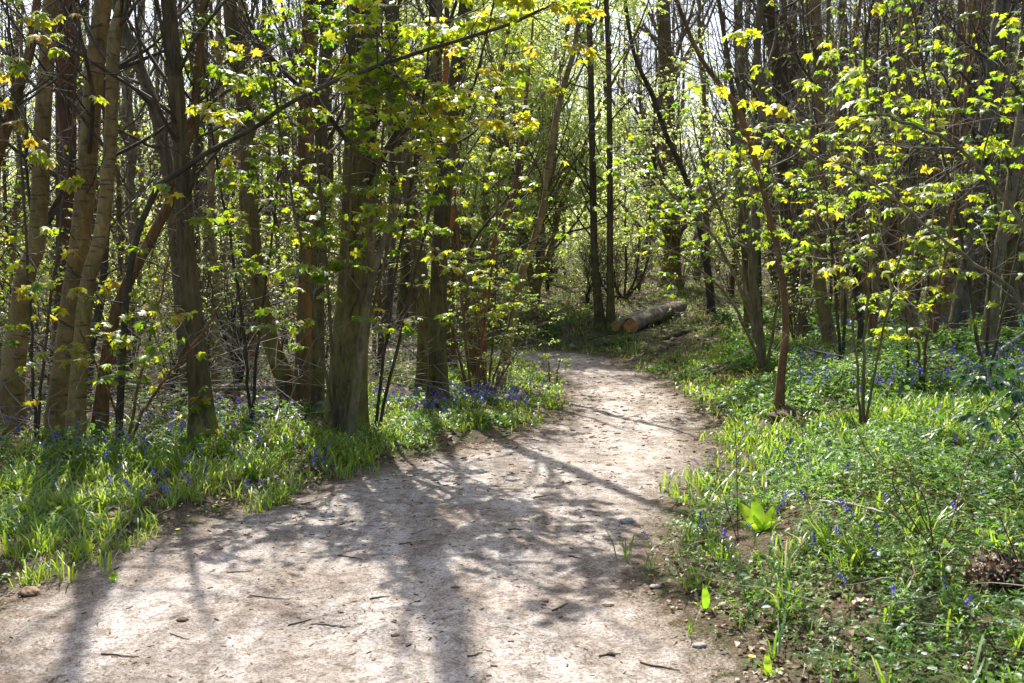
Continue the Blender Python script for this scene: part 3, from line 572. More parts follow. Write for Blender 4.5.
def bush_variant(k):
    H = [2.2, 3.0, 1.6, 3.6, 2.6, 1.3][k]; ns = [9, 6, 12, 5, 8, 10][k]; root = empty('undergrowth_shrub', (0, 0, 0)); P0 = []; R0 = []
    for s in range(ns):
        a = rng.uniform(0, 6.28); o = rng.uniform(.1, .5) * H; n = 9; t = np.linspace(0, 1, n)
        P0.append(np.column_stack([np.cos(a) * o * t ** 1.2, np.sin(a) * o * t ** 1.2, H * t * rng.uniform(.6, 1)]) + rng.normal(0, .02, (n, 3))); R0.append(np.linspace(.014, .005, n))
    P0 = np.array(P0); R0 = np.array(R0); P0[:, 0] = (0, 0, -.08); mb = MB(); mb.tubes(P0, R0, 5); mb.build('stems', M[['brown', 'grey', 'twigdark'][k % 3]], root)
    mb = MB(); P1, R1 = grow(P0, R0, 60, .15, 1, .7, 45, .02, .14, 5, .5, .004, .3); mb.tubes(P1, R1, 3)
    P2, R2 = grow(P1, R1, 240, .1, 1, .4, 50, .0, .2, 3, .6, .003, .3); mb.tubes(P2, R2, 3); tw_ = mb.build('twigs', M[['twig', 'twigdark'][k % 2]], root)
    lf = MB(); nb = [180, 260, 60, 200, 320, 120][k]; bunch_leaves(lf, P2, nb, 3, [.06, .075, .05, .08, .05, .06][k], big=(1 if k in (1, 3) else 0), tmin=0)
    lf.build('leaves', M['leaf' if k in (1, 3) else ('leafbright' if k in (0, 4) else 'leafsmall')], tw_); return root
poles = [pole_variant(k) for k in range(8)]; bushes = [bush_variant(k) for k in range(6)]
used = set(); placed = []
def zone(x, y):
    a = math.degrees(math.atan2(x, y)); return 'left' if a < -3 else ('middle' if a < 9 else 'right')
PN = ['slender dark', 'slim olive', 'stout mossy', 'slim grey', 'wispy leaning', 'straight dark', 'thin brown', 'thick mossy']
ZN = {'left': 'crowding the shaded wood left of the path', 'middle': 'standing in the wood beyond the bend', 'right': 'in the dense thicket up the right bank'}
def put(protos, k, x, y, rz, s, label, cat, group):
    proto = protos[k]; key = (id(protos), k)
    if key in used: o = copy_tree(proto)
    else: used.add(key); o = proto
    o.location = (x, y, gz(x, y)); o.rotation_euler = (0, 0, rz); o.scale = (s, s, s); tag(o, label, cat, group)
def free(x, y, d):
    for (a, b) in placed:
        if (a - x) ** 2 + (b - y) ** 2 < d * d: return False
    return True
for o in list(COL.objects):
    if o.type == 'EMPTY' and o.get('category') in ('tree', 'sapling', 'shrub'): placed.append((o.location.x, o.location.y))
LOGP = at(631, 332)
n = 0; tries = 0
while n < 270 and tries < 20000:
    tries += 1; ang = rng.uniform(-33, 33); dd = math.sqrt(rng.uniform(11.5 ** 2, 62 ** 2)) if rng.random() < .6 else rng.uniform(13, 40)
    x = dd * math.sin(R(ang)); y = dd * math.cos(R(ang)); s = float(path_sd(np.array([x]), np.array([y]))[0]); tall = 1.0 if dd < 22 else 1.35
    if s < 1.0 or not free(x, y, .8): continue
    if -4 < ang < 11 and y < 27: continue
    if -3 < ang < 13 and rng.random() < .55: continue
    if abs(x - LOGP[0] - 1) < 2.6 and abs(y - LOGP[1]) < 2.5: continue
    if ang > 11 and y < 14.5: continue
    k = int(rng.choice(8, p=[.18, .14, .1, .14, .12, .14, .12, .06]) if dd > 19 else rng.choice([1, 3, 4, 6])); z = zone(x, y)
    put(poles, k, x, y, rng.uniform(0, 6.28), tall * rng.uniform(.8, 1.15), PN[k] + ' tree ' + ZN[z], 'tree', PN[k] + ' trees ' + ZN[z]); placed.append((x, y)); n += 1
n = 0; tries = 0
while n < 48 and tries < 5000:
    tries += 1; ang = rng.uniform(11, 32); dd = rng.uniform(13.5, 28); x = dd * math.sin(R(ang)); y = dd * math.cos(R(ang))
    if float(path_sd(np.array([x]), np.array([y]))[0]) < 2 or not free(x, y, .4) or (ang < 13 and y < 27): continue
    k = int(rng.choice([1, 3, 4, 6])); put(poles, k, x, y, rng.uniform(0, 6.28), rng.uniform(.7, 1.0), PN[k] + ' tree ' + ZN['right'], 'tree', PN[k] + ' trees ' + ZN['right']); placed.append((x, y)); n += 1
BN = ['knotted bush', 'broad leaved bush', 'low bare bush', 'tall leafy bush', 'small leaved bush', 'ankle high bush']
n = 0; tries = 0
while n < 210 and tries < 20000:
    tries += 1; ang = rng.uniform(-33, 33); dd = rng.uniform(10.5, 44)
    x = dd * math.sin(R(ang)); y = dd * math.cos(R(ang)); s = float(path_sd(np.array([x]), np.array([y]))[0])
    if s < 1.3 or not free(x, y, .6): continue
    if ang > -3 and y < 15: continue
    if -2 < ang < 11 and y < 24.5: continue
    if abs(x - LOGP[0] - 1) < 2.6 and abs(y - LOGP[1]) < 2.5: continue
    if ang < -3 and y < 12 : continue
    k = int(rng.integers(0, 6)); z = zone(x, y)
    put(bushes, k, x, y, rng.uniform(0, 6.28), rng.uniform(.7, 1.2), BN[k] + ' with fresh leaves ' + ZN[z], 'shrub', BN[k] + 'es ' + ZN[z]); placed.append((x, y)); n += 1

# far-off wood as one mass
mb = MB(); nn = 520; a = rng.uniform(-R(36), R(36), nn); d = rng.uniform(58, 115, nn); x = d * np.sin(a); y = d * np.cos(a); z = ground(x, y)
Hh = rng.uniform(12, 19, nn); t = np.linspace(0, 1, 8)[None, :]; lean = rng.normal(0, .05, (nn, 2))
P = np.stack([x[:, None] + lean[:, :1] * Hh[:, None] * t, y[:, None] + lean[:, 1:] * Hh[:, None] * t, z[:, None] - .2 + Hh[:, None] * t], 2) + rng.normal(0, .06, (nn, 8, 3))
Rr = rng.uniform(.07, .2, nn)[:, None] * (1 - .8 * t); mb.tubes(P, Rr, 5)
P1, R1 = grow(P, Rr, 5000, .1, 1, 3.0, 50, .08, .1, 5, .4, .014, .4); mb.tubes(P1, R1, 3)
P2, R2 = grow(P1, R1, 16000, .1, 1, 1.6, 45, .04, .15, 3, .5, .010, .4); mb.tubes(P2, R2, 3)
o = mb.build('far_woodland', M['grey']); tag(o, 'hazy mass of far trunks and twigs deep in the wood', 'woodland', None, 'stuff')
lf = MB(); nl = 70000; a = rng.uniform(-R(36), R(36), nl); d = rng.uniform(50, 110, nl); x = d * np.sin(a); y = d * np.cos(a)
z = ground(x, y) + rng.random(nl) ** 2.2 * 9; hh = rng.normal(size=(nl, 3))
lf.place(DIA_V, None, DIA_T, np.column_stack([x, y, z]), hh, rng.normal(size=(nl, 3)), rng.uniform(.2, .5, nl), rng.random(nl))
o = lf.build('far_foliage', M['leafbright']); tag(o, 'pale spring leaf haze among the farthest trees', 'foliage', None, 'stuff')

# ------------------------------------------------------------------ ground cover
def wedge(n, d0, d1, amax=36, pw=0.0):
    n = int(n * (1.3 if d0 < 5 else 1.08)); d0 = d0 - .5 if d0 < 5 else d0
    a = rng.uniform(-R(amax), R(amax), n); u = rng.random(n)
    b = 2.2; d = (d0 + b) * ((d1 + b) / (d0 + b)) ** u
    x = d * np.sin(a); y = d * np.cos(a) - b
    return x, y, np.hypot(x, y)
CLEAR = []
def clear(px, py, r):
    b = at(px, py); CLEAR.append((b[0], b[1], r))
for a_ in ((760, 535, .24), (757, 550, .15), (706, 618, .12), (768, 683, .1), (113, 586, .1), (1000, 590, .12), (786, 424, .22), (100, 516, .12), (120, 514, .12), (143, 515, .12), (160, 517, .12), (514, 402, .15), (628, 336, .22), (645, 334, .2), (664, 342, .3), (690, 335, .3), (715, 329, .3), (940, 375, .15), (28, 600, .12), (852, 622, .1)): clear(*a_)
def notclear(x, y):
    k = np.ones(len(x), bool)
    for (a, b, r) in CLEAR: k &= ((x - a) ** 2 + ((y - b) * .7) ** 2 > r * r)
    return k
def tufts(mb, x, y, per, L, wd, d, spread=.55, tlo=0, thi=.9, dry=.04):
    n = len(x); z = ground(x, y); c0 = np.column_stack([x, y, z]); gt = N4.fbm(x * .9, y * .9, 2)
    for k in range(per):
        az = rng.uniform(0, 2 * np.pi, n); ll = L * rng.uniform(.45, 1.2, n); out = rng.uniform(.1, spread, n) * ll; h = np.stack([np.cos(az), np.sin(az)], 1)
        c = c0.copy(); c[:, :2] += rng.normal(0, .025, (n, 2)) * (d / 6)[:, None]
        s = np.array([-h[:, 1], h[:, 0]]).T; wdt = wd * rng.uniform(.6, 1.3, n); V = []
        for (tt, ww) in ((0, .6), (.45, 1.0), (.8, .7), (1.0, 0)):
            hz = ll * (tt - .45 * tt ** 2.5 * rng.uniform(.4, 1.2, n)); p = np.column_stack([c[:, 0] + h[:, 0] * out * tt ** 1.6, c[:, 1] + h[:, 1] * out * tt ** 1.6, c[:, 2] + hz - .01])
            if ww: V += [p + np.column_stack([s * (wdt * ww / 2)[:, None], 0 * x]), p - np.column_stack([s * (wdt * ww / 2)[:, None], 0 * x])]
            else: V += [p]
        V = np.stack(V, 1); off = np.arange(n)[:, None, None] * 7
        Q = (np.array([[0, 1, 3, 2], [2, 3, 5, 4]])[None] + off).reshape(-1, 4); Tt = (np.array([[4, 5, 6]])[None] + off).reshape(-1, 3)
        tint = np.clip(gt + rng.normal(0, .18, n), tlo, thi); tint = np.where(rng.random(n) < dry, 1.0, tint)
        mb.add(V.reshape(-1, 3), Q, Tt, np.repeat(tint, 7))
def cover_prob(x, y, sd):
    wr = side_w(x, y); nz = N2.fbm(x * 1.3 + 40, y * 1.3, 3); n2 = N3.fbm(x * 3.1, y * 3.1 + 30, 2)
    left = sstep(.1 - .1 * sstep(9, 11, y), .7 - .45 * sstep(9, 11, y), sd + (nz - .5) * .9 * (1 - .6 * sstep(9, 11, y)) + .12 * sstep(7.5, 6, y)) * (1 - .93 * sstep(2.0, 3.6, sd + (nz - .5) * 2.0))
    # the near left corner is mostly litter and bare soil
    left = left * (1 - .45 * sstep(6.6, 5.2, y) * sstep(1.0, .3, sd))
    right = sstep(.05, .5, sd + (nz - .5) * .6) * (1 - .6 * sstep(9, 15, sd))
    right = right * (.30 + .70 * sstep(5.8, 8, y)) * np.where(y < 7.0, .30 + .70 * sstep(.8, 1.5, sd), 1)
    p = wr * right + (1 - wr) * left
    return p * sstep(.36, .58, n2 * .6 + nz * .5)
gm = MB()
x, y, d = wedge(21000, 3.6, 16); sd = path_sd(x, y); k = (rng.random(len(x)) < cover_prob(x, y, sd) * .95) & notclear(x, y); x, y, d = x[k], y[k], d[k]
k2_ = rng.random(len(x)) < .45; tufts(gm, x[~k2_], y[~k2_], 10, .15 - .05 * sstep(8, 11, d[~k2_]), .0052 * np.clip(d[~k2_] / 5, .8, 2.2), d[~k2_], .9); tufts(gm, x[k2_], y[k2_], 9, .23 - .09 * sstep(8, 11, d[k2_]), .0095 * np.clip(d[k2_] / 6, .8, 1.8), d[k2_], 1.0, dry=.02)
x, y, d = wedge(16000, 14, 48); sd = path_sd(x, y); k = rng.random(len(x)) < np.maximum(cover_prob(x, y, sd), .25 * (sd > .4) * sstep(.4, .6, N2.fbm(x * .5, y * .5, 2))) ; k = k & notclear(x, y); x, y, d = x[k], y[k], d[k]
tufts(gm, x, y, 7, .16, .009 * np.clip(d / 16, 1, 2.5), d)
x, y, d = wedge(480, 3.6, 11); sd = path_sd(x, y); k = (sd > .35) & notclear(x, y) & (rng.random(len(x)) < .7); x, y, d = x[k], y[k], d[k]
tufts(gm, x, y, 11, .26, .010, d, 1.3, dry=.06)
o = gm.build('grass', M['grass']); tag(o, 'bright green grass and strap leaves on both banks of the path', 'grass', None, 'stuff')
# low lobed herbs
lf3 = []
for a_ in (0, 1.15, -1.15):
    ca, sa = math.cos(a_), math.sin(a_); lf3.append(np.array([(0, 0, 0), (.30, .55, .05), (.13, .72, 0), (0, 1, -.1), (-.13, .72, 0), (-.30, .55, .05)]) @ np.array([[ca, sa, 0], [-sa, ca, 0], [0, 0, 1]]))
HERB_V = np.vstack(lf3); HERB_T = np.array([(o + 0, o + i, o + i + 1) for o in (0, 6, 12) for i in (1, 2, 3, 4)])
hm = MB(); x, y, d = wedge(62000, 3.5, 22); sd = path_sd(x, y); wr = side_w(x, y); nz = N4.fbm(x * 1.1, y * 1.1 + 70, 3) - .05 * sstep(6, 10, y)
pr = sstep(.12, .6, sd) * (wr * sstep(.42, .54, nz) + (1 - wr) * .55 * sstep(.45, .6, nz)) * (1 - .8 * (1 - wr) * sstep(2.5, 4, sd)); pr = np.maximum(pr, .9 * wr * sstep(.25, .8, sd) * sstep(7.5, 5.5, y)) * np.where(y < 5.6, .35 + .65 * sstep(.7, 1.6, sd), 1)
k = rng.random(len(x)) < pr; k = k & notclear(x, y); x, y, d = x[k], y[k], d[k]; z = ground(x, y); sz = np.clip(d / 7, .8, 2.2)
for j in range(4):
    n = len(x); az = rng.uniform(0, 6.28, n); h = np.column_stack([np.cos(az), np.sin(az), rng.normal(.0, .3, n)])
    pos = np.column_stack([x + rng.normal(0, .035, n), y + rng.normal(0, .035, n), z + rng.uniform(.02, .12, n) * (.8 + 2.2 * sstep(.5, .68, N1.fbm(x * .9 + 60, y * .9, 3)) * sstep(.5, 1.5, sd[k]))]); u = np.array([0, 0, 1.]) + rng.normal(0, .35, (n, 3))
    hm.place(HERB_V, None, HERB_T, pos, h, u, rng.uniform(.016, .034, n) * sz, np.clip(nz[k] + rng.normal(0, .2, n), 0, 1))
k5 = rng.random(len(x)) < .12; n = int(k5.sum())
for j in range(3):
    az = rng.uniform(0, 6.28, n); hm.place(SMALL_V * np.array([1.1, 1, 1.5]), None, SMALL_T, np.column_stack([x[k5] + rng.normal(0, .03, n), y[k5] + rng.normal(0, .03, n), z[k5] + rng.uniform(.03, .16, n)]), np.column_stack([np.cos(az), np.sin(az), rng.normal(.15, .4, n)]), np.array([0, 0, 1.]) + rng.normal(0, .4, (n, 3)), rng.uniform(.03, .06, n) * sz[k5], rng.random(n))
o = hm.build('herb_cover', M['herb']); tag(o, 'low lobed woodland herbs matted over the banks', 'ground cover', None, 'stuff')
# dead leaves
lm = MB(); x, y, d = wedge(70000, 3.3, 40); sd = path_sd(x, y); wr = side_w(x, y)
pr = sstep(-.5, .2, sd + (N1.fbm(x * 3, y * 3, 3) - .5) * .8) * (.6 + .4 * (1 - wr)) * sstep(.25, .5, N3.fbm(x * 1.7 + 9, y * 1.7, 3)) + .012; k = rng.random(len(x)) < pr; x, y, d, sdk = x[k], y[k], d[k], sd[k]
n = len(x); az = rng.uniform(0, 6.28, n); h = np.column_stack([np.cos(az), np.sin(az), rng.normal(0, .22, n)])
lm.place(SMALL_V * np.array([1.2, 1, 2.2]), None, SMALL_T, np.column_stack([x, y, ground(x, y) + rng.uniform(.004, .03, n) * (sdk > 0)]), h, np.array([0, 0, 1.]) + rng.normal(0, .35, (n, 3)), rng.uniform(.018, .055, n) * np.clip(d / 8, .8, 2.4) * (.32 + .68 * sstep(-.1, .4, sdk)), rng.beta(1.6, 1.6, n))
o = lm.build('leaf_litter', M['litter']); tag(o, 'beige and brown dead leaves strewn under trees and path edges', 'leaf litter', None, 'stuff')
# wood chips and grit on the trodden earth
cm = MB(); x, y, d = wedge(60000, 3.3, 19); sd = path_sd(x, y); k = (sd < .35) & (rng.random(len(x)) < .25 + .75 * sstep(.4, .6, N1.fbm(x * 2, y * 2 + 5, 3))); x, y, d = x[k], y[k], d[k]; n = len(x)
CH_V = np.array([(-.14, 0, 0), (.16, .1, 0), (.12, 1, .02), (-.1, .85, .02), (-.07, .1, .12), (.08, .15, .14), (.06, .9, .14), (-.05, .8, .12)], float)
CH_Q = np.array([(4, 5, 6, 7), (0, 1, 5, 4), (1, 2, 6, 5), (2, 3, 7, 6), (3, 0, 4, 7)])
az = rng.uniform(0, 6.28, n); h = np.column_stack([np.cos(az), np.sin(az), rng.normal(0, .08, n)])
def surf(x, y):
    ix = np.clip(np.searchsorted(gx, x) - 1, 0, len(gx) - 2); iy = np.clip(np.searchsorted(gy, y) - 1, 0, len(gy) - 2)
    fx = (x - gx[ix]) / (gx[ix + 1] - gx[ix]); fy = (y - gy[iy]) / (gy[iy + 1] - gy[iy])
    return (GZ[ix, iy] * (1 - fx) + GZ[ix + 1, iy] * fx) * (1 - fy) + (GZ[ix, iy + 1] * (1 - fx) + GZ[ix + 1, iy + 1] * fx) * fy
cm.place(CH_V, CH_Q, None, np.column_stack([x, y, surf(x, y) - .001]), h, np.array([0, 0, 1.]) + rng.normal(0, .15, (n, 3)), (.005 + .040 * rng.random(n) ** 3.5) * np.clip(d / 6, .8, 1.8), rng.random(n) ** 1.3)
o = cm.build('wood_chips', M['chip'], None, False); tag(o, 'tiny bark chips and twig bits scattered over the trodden path', 'wood chips', None, 'stuff')
# tangled dead brushwood in the shaded wood
bm_ = MB(); x, y, d = wedge(3900, 9.5, 46); sd = path_sd(x, y); a = np.degrees(np.arctan2(x, y)); k = (sd > 1.6) & ((a < -4) | (y > 24) | (rng.random(len(x)) < .12)); x, y, d = x[k], y[k], d[k]; n = len(x)
p0 = np.column_stack([x, y, ground(x, y) + rng.uniform(0, .5, n)]); dr = unit(rng.normal(size=(n, 3)) * np.array([1, 1, .45]) + np.array([0, 0, .15])); L = rng.uniform(.5, 2.2, n); P = [p0]
for j in range(5): dr = unit(dr + rng.normal(0, .14, (n, 3))); p0 = p0 + dr * (L / 5)[:, None]; P.append(p0)
P = np.stack(P, 1); P[:, :, 2] = np.maximum(P[:, :, 2], ground(P[:, :, 0].ravel(), P[:, :, 1].ravel()).reshape(n, 6) + .01)
rr = rng.uniform(.0025, .007, n) * np.clip(d / 12, 1, 2); bm_.tubes(P, rr[:, None] * np.linspace(1, .4, 6)[None], 4)
x2, y2, d2 = wedge(520, 3.8, 12); k = (path_sd(x2, y2) > .3) & (side_w(x2, y2) > .5); x2, y2 = x2[k], y2[k]; n2_ = len(x2)
q0 = np.column_stack([x2, y2, ground(x2, y2) + rng.uniform(.03, .16, n2_)]); dr = unit(rng.normal(size=(n2_, 3)) * np.array([1, 1, .35])); L2_ = rng.uniform(.12, .5, n2_); PP = [q0]
for j in range(5): dr = unit(dr + rng.normal(0, .12, (n2_, 3))); q0 = q0 + dr * (L2_ / 5)[:, None]; PP.append(q0)
bm_.tubes(np.stack(PP, 1), (rng.uniform(.0012, .003, n2_))[:, None] * np.linspace(1, .5, 6)[None], 4)
P3, R3 = grow(P, rr[:, None] * np.ones((1, 6)), n * 2, .1, 1, .5, 45, .02, .2, 4, .6, .003, .2); bm_.tubes(P3, R3, 3)
o = bm_.build('brushwood', M['palewood']); tag(o, 'tangle of dead pale twigs under the trees', 'brushwood', None, 'stuff')

# ------------------------------------------------------------------ bluebells
def bell_mb(n, H, seed):
    r = np.random.default_rng(seed); t = np.linspace(0, 1, 9); a = r.uniform(0, 6.28); c = np.array([math.cos(a), math.sin(a)])
    arc = .28 * H * t ** 2.6; S_ = np.column_stack([c[0] * arc, c[1] * arc, H * (t - .12 * t ** 5)]); st = MB(); st.tubes(S_[None], np.linspace(.0028, .0014, 9)[None], 4, .4)
    fl = MB(); prof = [(.0, .002), (.25, .0052), (.7, .0058), (1.0, .0095)]; L = .017
    for k in range(n):
        u = .66 + .34 * k / (n - 1); p = np.array([np.interp(u, t, S_[:, j]) for j in range(3)]); off = r.uniform(-1, 1)
        dv = unit(np.array([c[0] + .7 * off * -c[1], c[1] + .7 * off * c[0], -.75 - .5 * r.random()])); pts = np.array([p + dv * (.006 + L * q) for q, _ in prof])
        fl.tubes(pts[None], (np.array([w_ for _, w_ in prof]) * .9)[None], 6, r.uniform(0, 1))
    lv = MB(); tufts_local(lv, 5, H * .85, .009, r); return st, fl, lv
def tufts_local(mb, n, L, wd, r):
    for k in range(n):
        az = r.uniform(0, 6.28); h = np.array([math.cos(az), math.sin(az), 0]); s = np.array([-h[1], h[0], 0]); ll = L * r.uniform(.6, 1.1); V = []
        for tt, ww in ((0, .6), (.35, 1), (.7, .85), (1, .1)):
            p = h * ll * .6 * tt ** 1.3 + np.array([0, 0, ll * (tt - .5 * tt ** 2.6)]); V += [p + s * wd * ww / 2, p - s * wd * ww / 2]
        mb.add(np.array(V), [[0, 1, 3, 2], [2, 3, 5, 4], [4, 5, 7, 6]], None, r.uniform(.2, .75))
bells = []
for k, (n, H) in enumerate([(5, .22), (4, .18), (6, .25), (5, .21)]):
    st, fl, lv = bell_mb(n, H, 60 + k); root = empty('bluebell', (0, 0, 0)); st_ = st.build('stem', M['grass'], root); fl.build('flowers', M['bell'], st_); lv.build('leaves', M['grass'], root); bells.append(root)
BZ = [((20, 330, 425, 520), 52, 'bluebell flowering among the grass under the left trunks', 1.05), ((370, 520, 398, 424), 46, 'bluebell in the drift between solitary trunk and path', 1.15), ((500, 570, 366, 415), 14, 'bluebell on the grassy tongue inside the bend', 1.0),
      ((650, 860, 440, 560), 28, 'bluebell among low herbs beside the right path edge', .85), ((800, 1023, 368, 410), 66, 'bluebell in the violet band across the right bank', 1.15), ((740, 1020, 400, 640), 30, 'lone bluebell scattered in the green of the right slope', .85)]
BN_ = {}
for (x0, x1, y0, y1), cnt, lab, s in BZ:
    for i in range(cnt):
        px = rng.uniform(x0, x1); py = rng.uniform(y0, y1)
        if px > 990 and py > 500: continue
        b = at(px, py)
        if path_sd(b[:1], b[1:2])[0] < .12: continue
        k = int(rng.integers(0, 4)); key = ('bell', k); o = bells[k] if key not in used else copy_tree(bells[k]); used.add(key)
        sc_ = s * rng.uniform(.75, 1.1); o.location = b; o.rotation_euler = (0, 0, rng.uniform(0, 6.28)); o.scale = (sc_,) * 3; tag(o, lab, 'flower', 'bluebells: ' + lab[9:])
dm = MB()
for (x0, x1, y0, y1, n) in ((0, 300, 425, 470, 40), (370, 540, 400, 416, 60), (790, 1024, 362, 402, 170), (800, 1024, 328, 350, 30), (210, 330, 405, 425, 25)):
    for i in range(n):
        b = at(rng.uniform(x0, x1), rng.uniform(y0, y1))
        if path_sd(b[:1], b[1:2])[0] < .3: continue
        m = 5; p = b + np.column_stack([rng.normal(0, .012, m), rng.normal(0, .012, m), rng.uniform(.14, .26, m)])
        dm.place(DIA_V * np.array([1.2, 1, 1]), None, DIA_T, p, rng.normal(0, .5, (m, 3)) + np.array([0, 0, -1.]), rng.normal(size=(m, 3)), rng.uniform(.022, .034, m) * max(1, b[1] / 12), rng.random(m))
o = dm.build('bluebell_drift', M['bell']); tag(o, 'distant violet haze of bluebells under the trees', 'flowers', None, 'stuff')

# ------------------------------------------------------------------ the log and dead wood
def log(label, pa, pb, ra, rb, seed, bk='logbark', name='log', face=True, cat='log', sides=22, rough=.09, peel=0):
    a, b = np.array(pa, float), np.array(pb, float); o = empty(name, a); tag(o, label, cat); n = 14; t = np.linspace(0, 1, n)[:, None]; C = (b - a) * t + np.column_stack([0 * t, 0 * t, .04 * np.sin(t * 3)]); Rr = np.linspace(ra, rb, n)
    NN = Noise(seed); ang = np.arange(sides) * 2 * np.pi / sides; mul = 1 + rough * 2 * (NN.fbm(np.cos(ang)[None] * 1.8 + 9, np.sin(ang)[None] * 1.8 + 9 + t * 15, 3) - .5)
    mb = MB(); mb.tubes(C[None], Rr[None], sides, .5, mul[None]); mb.build('bark', M[bk], o)
    if face:
        for e, (pp, rr, s) in enumerate(((C[0], ra, -1), (C[-1], rb, 1))):
            dv = unit(b - a) * s; f = MB(); P = np.array([pp - dv * .01, pp + dv * .012]); f.tubes(P[None], np.array([[rr * .96, rr * .93]]), sides, .5, np.stack([mul[0 if s < 0 else -1]] * 2)[None], cap=True)
            c = f.build('cut_end', M['endgrain'], o, False)
    return o
e1 = at(631, 333) + np.array([0, 0, .13]); e2 = at(693, 314) + np.array([0, .2, .09]); e2[1] = min(e2[1], e1[1] + 2.6); e2[0] = e1[0] + (62 / F_PX) * e2[1] + .03; e2[2] = gz(e2[0], e2[1]) + .12
log('big fallen log with a sawn orange end facing the path', e1, e2, .16, .13, 5, rough=.22)
e3 = e1 + np.array([-.27, .35, -.05]); e4 = e3 + np.array([1.6, 2.2, .0]); e3[2] = gz(e3[0], e3[1]) + .12; e4[2] = gz(e4[0], e4[1]) + .13
log('smaller pale log lying tight behind the big sawn one', e3, e4, .12, .11, 6)
def branchlog(label, pts, r0, r1, bk='rot', name='fallen_branch', cat='branch', n3=10, lift=.03):
    W = []
    for (px, py) in pts: b = at(px, py); W.append(b + np.array([0, 0, lift]))
    b0 = W[0].copy(); C = catmull(np.array(W) - b0, 24) + rng.normal(0, r0 * .18, (24, 3)); Rr = np.linspace(r0, r1, 24); o = empty(name, b0); tag(o, label, cat)
    sides = 10; mul = 1 + .3 * (Noise(int(px)).fbm(np.cos(np.arange(sides))[None] * 2 + 9, np.arange(24)[:, None] * .9 + 3 + 0 * np.arange(sides)[None], 3) - .5)
    mb = MB(); mb.tubes(C[None], Rr[None], sides, .5, mul[None], cap=True); mb.build('stem', M[bk], o)
    if n3:
        P, Q = grow(C[None], Rr[None], n3, .1, 1, .35, 50, .0, .2, 5, .5, .003, .2); mb = MB(); mb.tubes(P, Q, 4); mb.build('twigs', M[bk], o)
    return o
branchlog('dark rotting branch lying on the bank right of the log', [(664, 341), (685, 334), (706, 329), (728, 323), (742, 320)], .05, .02, n3=26, lift=.03)
branchlog('short broken branch end poking from grass at the path bend', [(505, 401), (514, 400), (522, 398)], .045, .04, 'deadwood', n3=0)
branchlog('grey decaying branch half buried in grass at lower left', [(98, 513), (120, 511), (143, 512), (162, 514)], .03, .02, 'rot', n3=5, lift=.0)
branchlog('pale straight stick leaning by the bluebells at the right edge', [(985, 374), (1000, 362), (1024, 342), (1040, 330)], .022, .016, 'deadwood', n3=0, lift=.12)
branchlog('thin pale fallen branch under the rough plated trunk', [(880, 356), (900, 352), (930, 350), (975, 352)], .02, .01, 'deadwood', n3=6)
branchlog('long pale twig lying among herbs on the right slope', [(822, 522), (850, 524), (880, 532), (905, 545)], .009, .004, 'deadwood', n3=2, lift=.10)
branchlog('bare pale fallen branch before the mossy root flare', [(135, 470), (150, 455), (172, 440), (196, 428)], .012, .006, 'deadwood', n3=12, lift=.16)
branchlog('grey fallen pole in the litter behind the dark trunk', [(215, 398), (250, 396), (300, 398), (335, 399)], .045, .03, 'deadwood', n3=6, lift=.1)
# root mound, stump pieces, stones
def lump(name, label, cat, loc, size, mat, seed, sub=20, amp=.45, group=None, sq=1.0):
    NN = Noise(seed); th = np.linspace(0, np.pi, sub); ph = np.arange(sub * 2) * np.pi / sub; TH, PH = np.meshgrid(th, ph, indexing='ij')
    X = np.sin(TH) * np.cos(PH); Y = np.sin(TH) * np.sin(PH); Z = np.cos(TH)
    r = 1 + amp * 2 * (NN.fbm(X * 2 + Z * 1.3 + 20, Y * 2 - Z * 1.1 + 20, 4) - .5); n, m = X.shape
    V = np.stack([X, Y, Z], -1) * r[..., None] * np.array(size); V = V.reshape(-1, 3); i = np.arange(n * m).reshape(n, m); j = np.roll(i, -1, axis=1)
    mb = MB(); mb.add(V, np.stack([i[:-1], i[1:], j[1:], j[:-1]], -1).reshape(-1, 4)); o = mb.build(name, mat); o.location = loc; tag(o, label, cat, group); return o
b = at(786, 418); lump('root_mound', 'dark rotten root mound at the foot of the curved sapling', 'stump', b + np.array([.06, .02, .02]), (.19, .15, .07), M['rot'], 31, 30, .7)
b = at(52, 462); 
b = at(28, 596); lump('earth_clod', 'squared brown clod at the lower left path edge', 'clod', b + np.array([0, 0, .015]), (.05, .04, .022), M['clod'], 33, amp=.5)
b = at(219, 551); lump('stone', 'small reddish stone half sunk beside the left path edge', 'stone', b + np.array([0, 0, .01]), (.025, .02, .016), M['clod'], 34, amp=.2)
b = at(627, 524); lump('stone', 'blue grey stone where the path narrows on the right', 'stone', b + np.array([0, 0, .008]), (.045, .034, .02), M['stone'], 35, amp=.5)
MOUND = at(75, 606)
for i, (px, py) in enumerate([(395, 638), (428, 626), (608, 610), (655, 590), (612, 655), (243, 573), (182, 625), (560, 470), (520, 540), (330, 520), (455, 590), (700, 650)]):
    b = at(px, py); s = rng.uniform(.010, .020); lump('stone', 'little dark stone lying loose on the path', 'stone', b + np.array([0, 0, s * .4]), (s * 1.5, s, s * .5), M['stone' if i % 2 else 'rot'], 50 + i, 12, .6, 'little stones loose on the path')
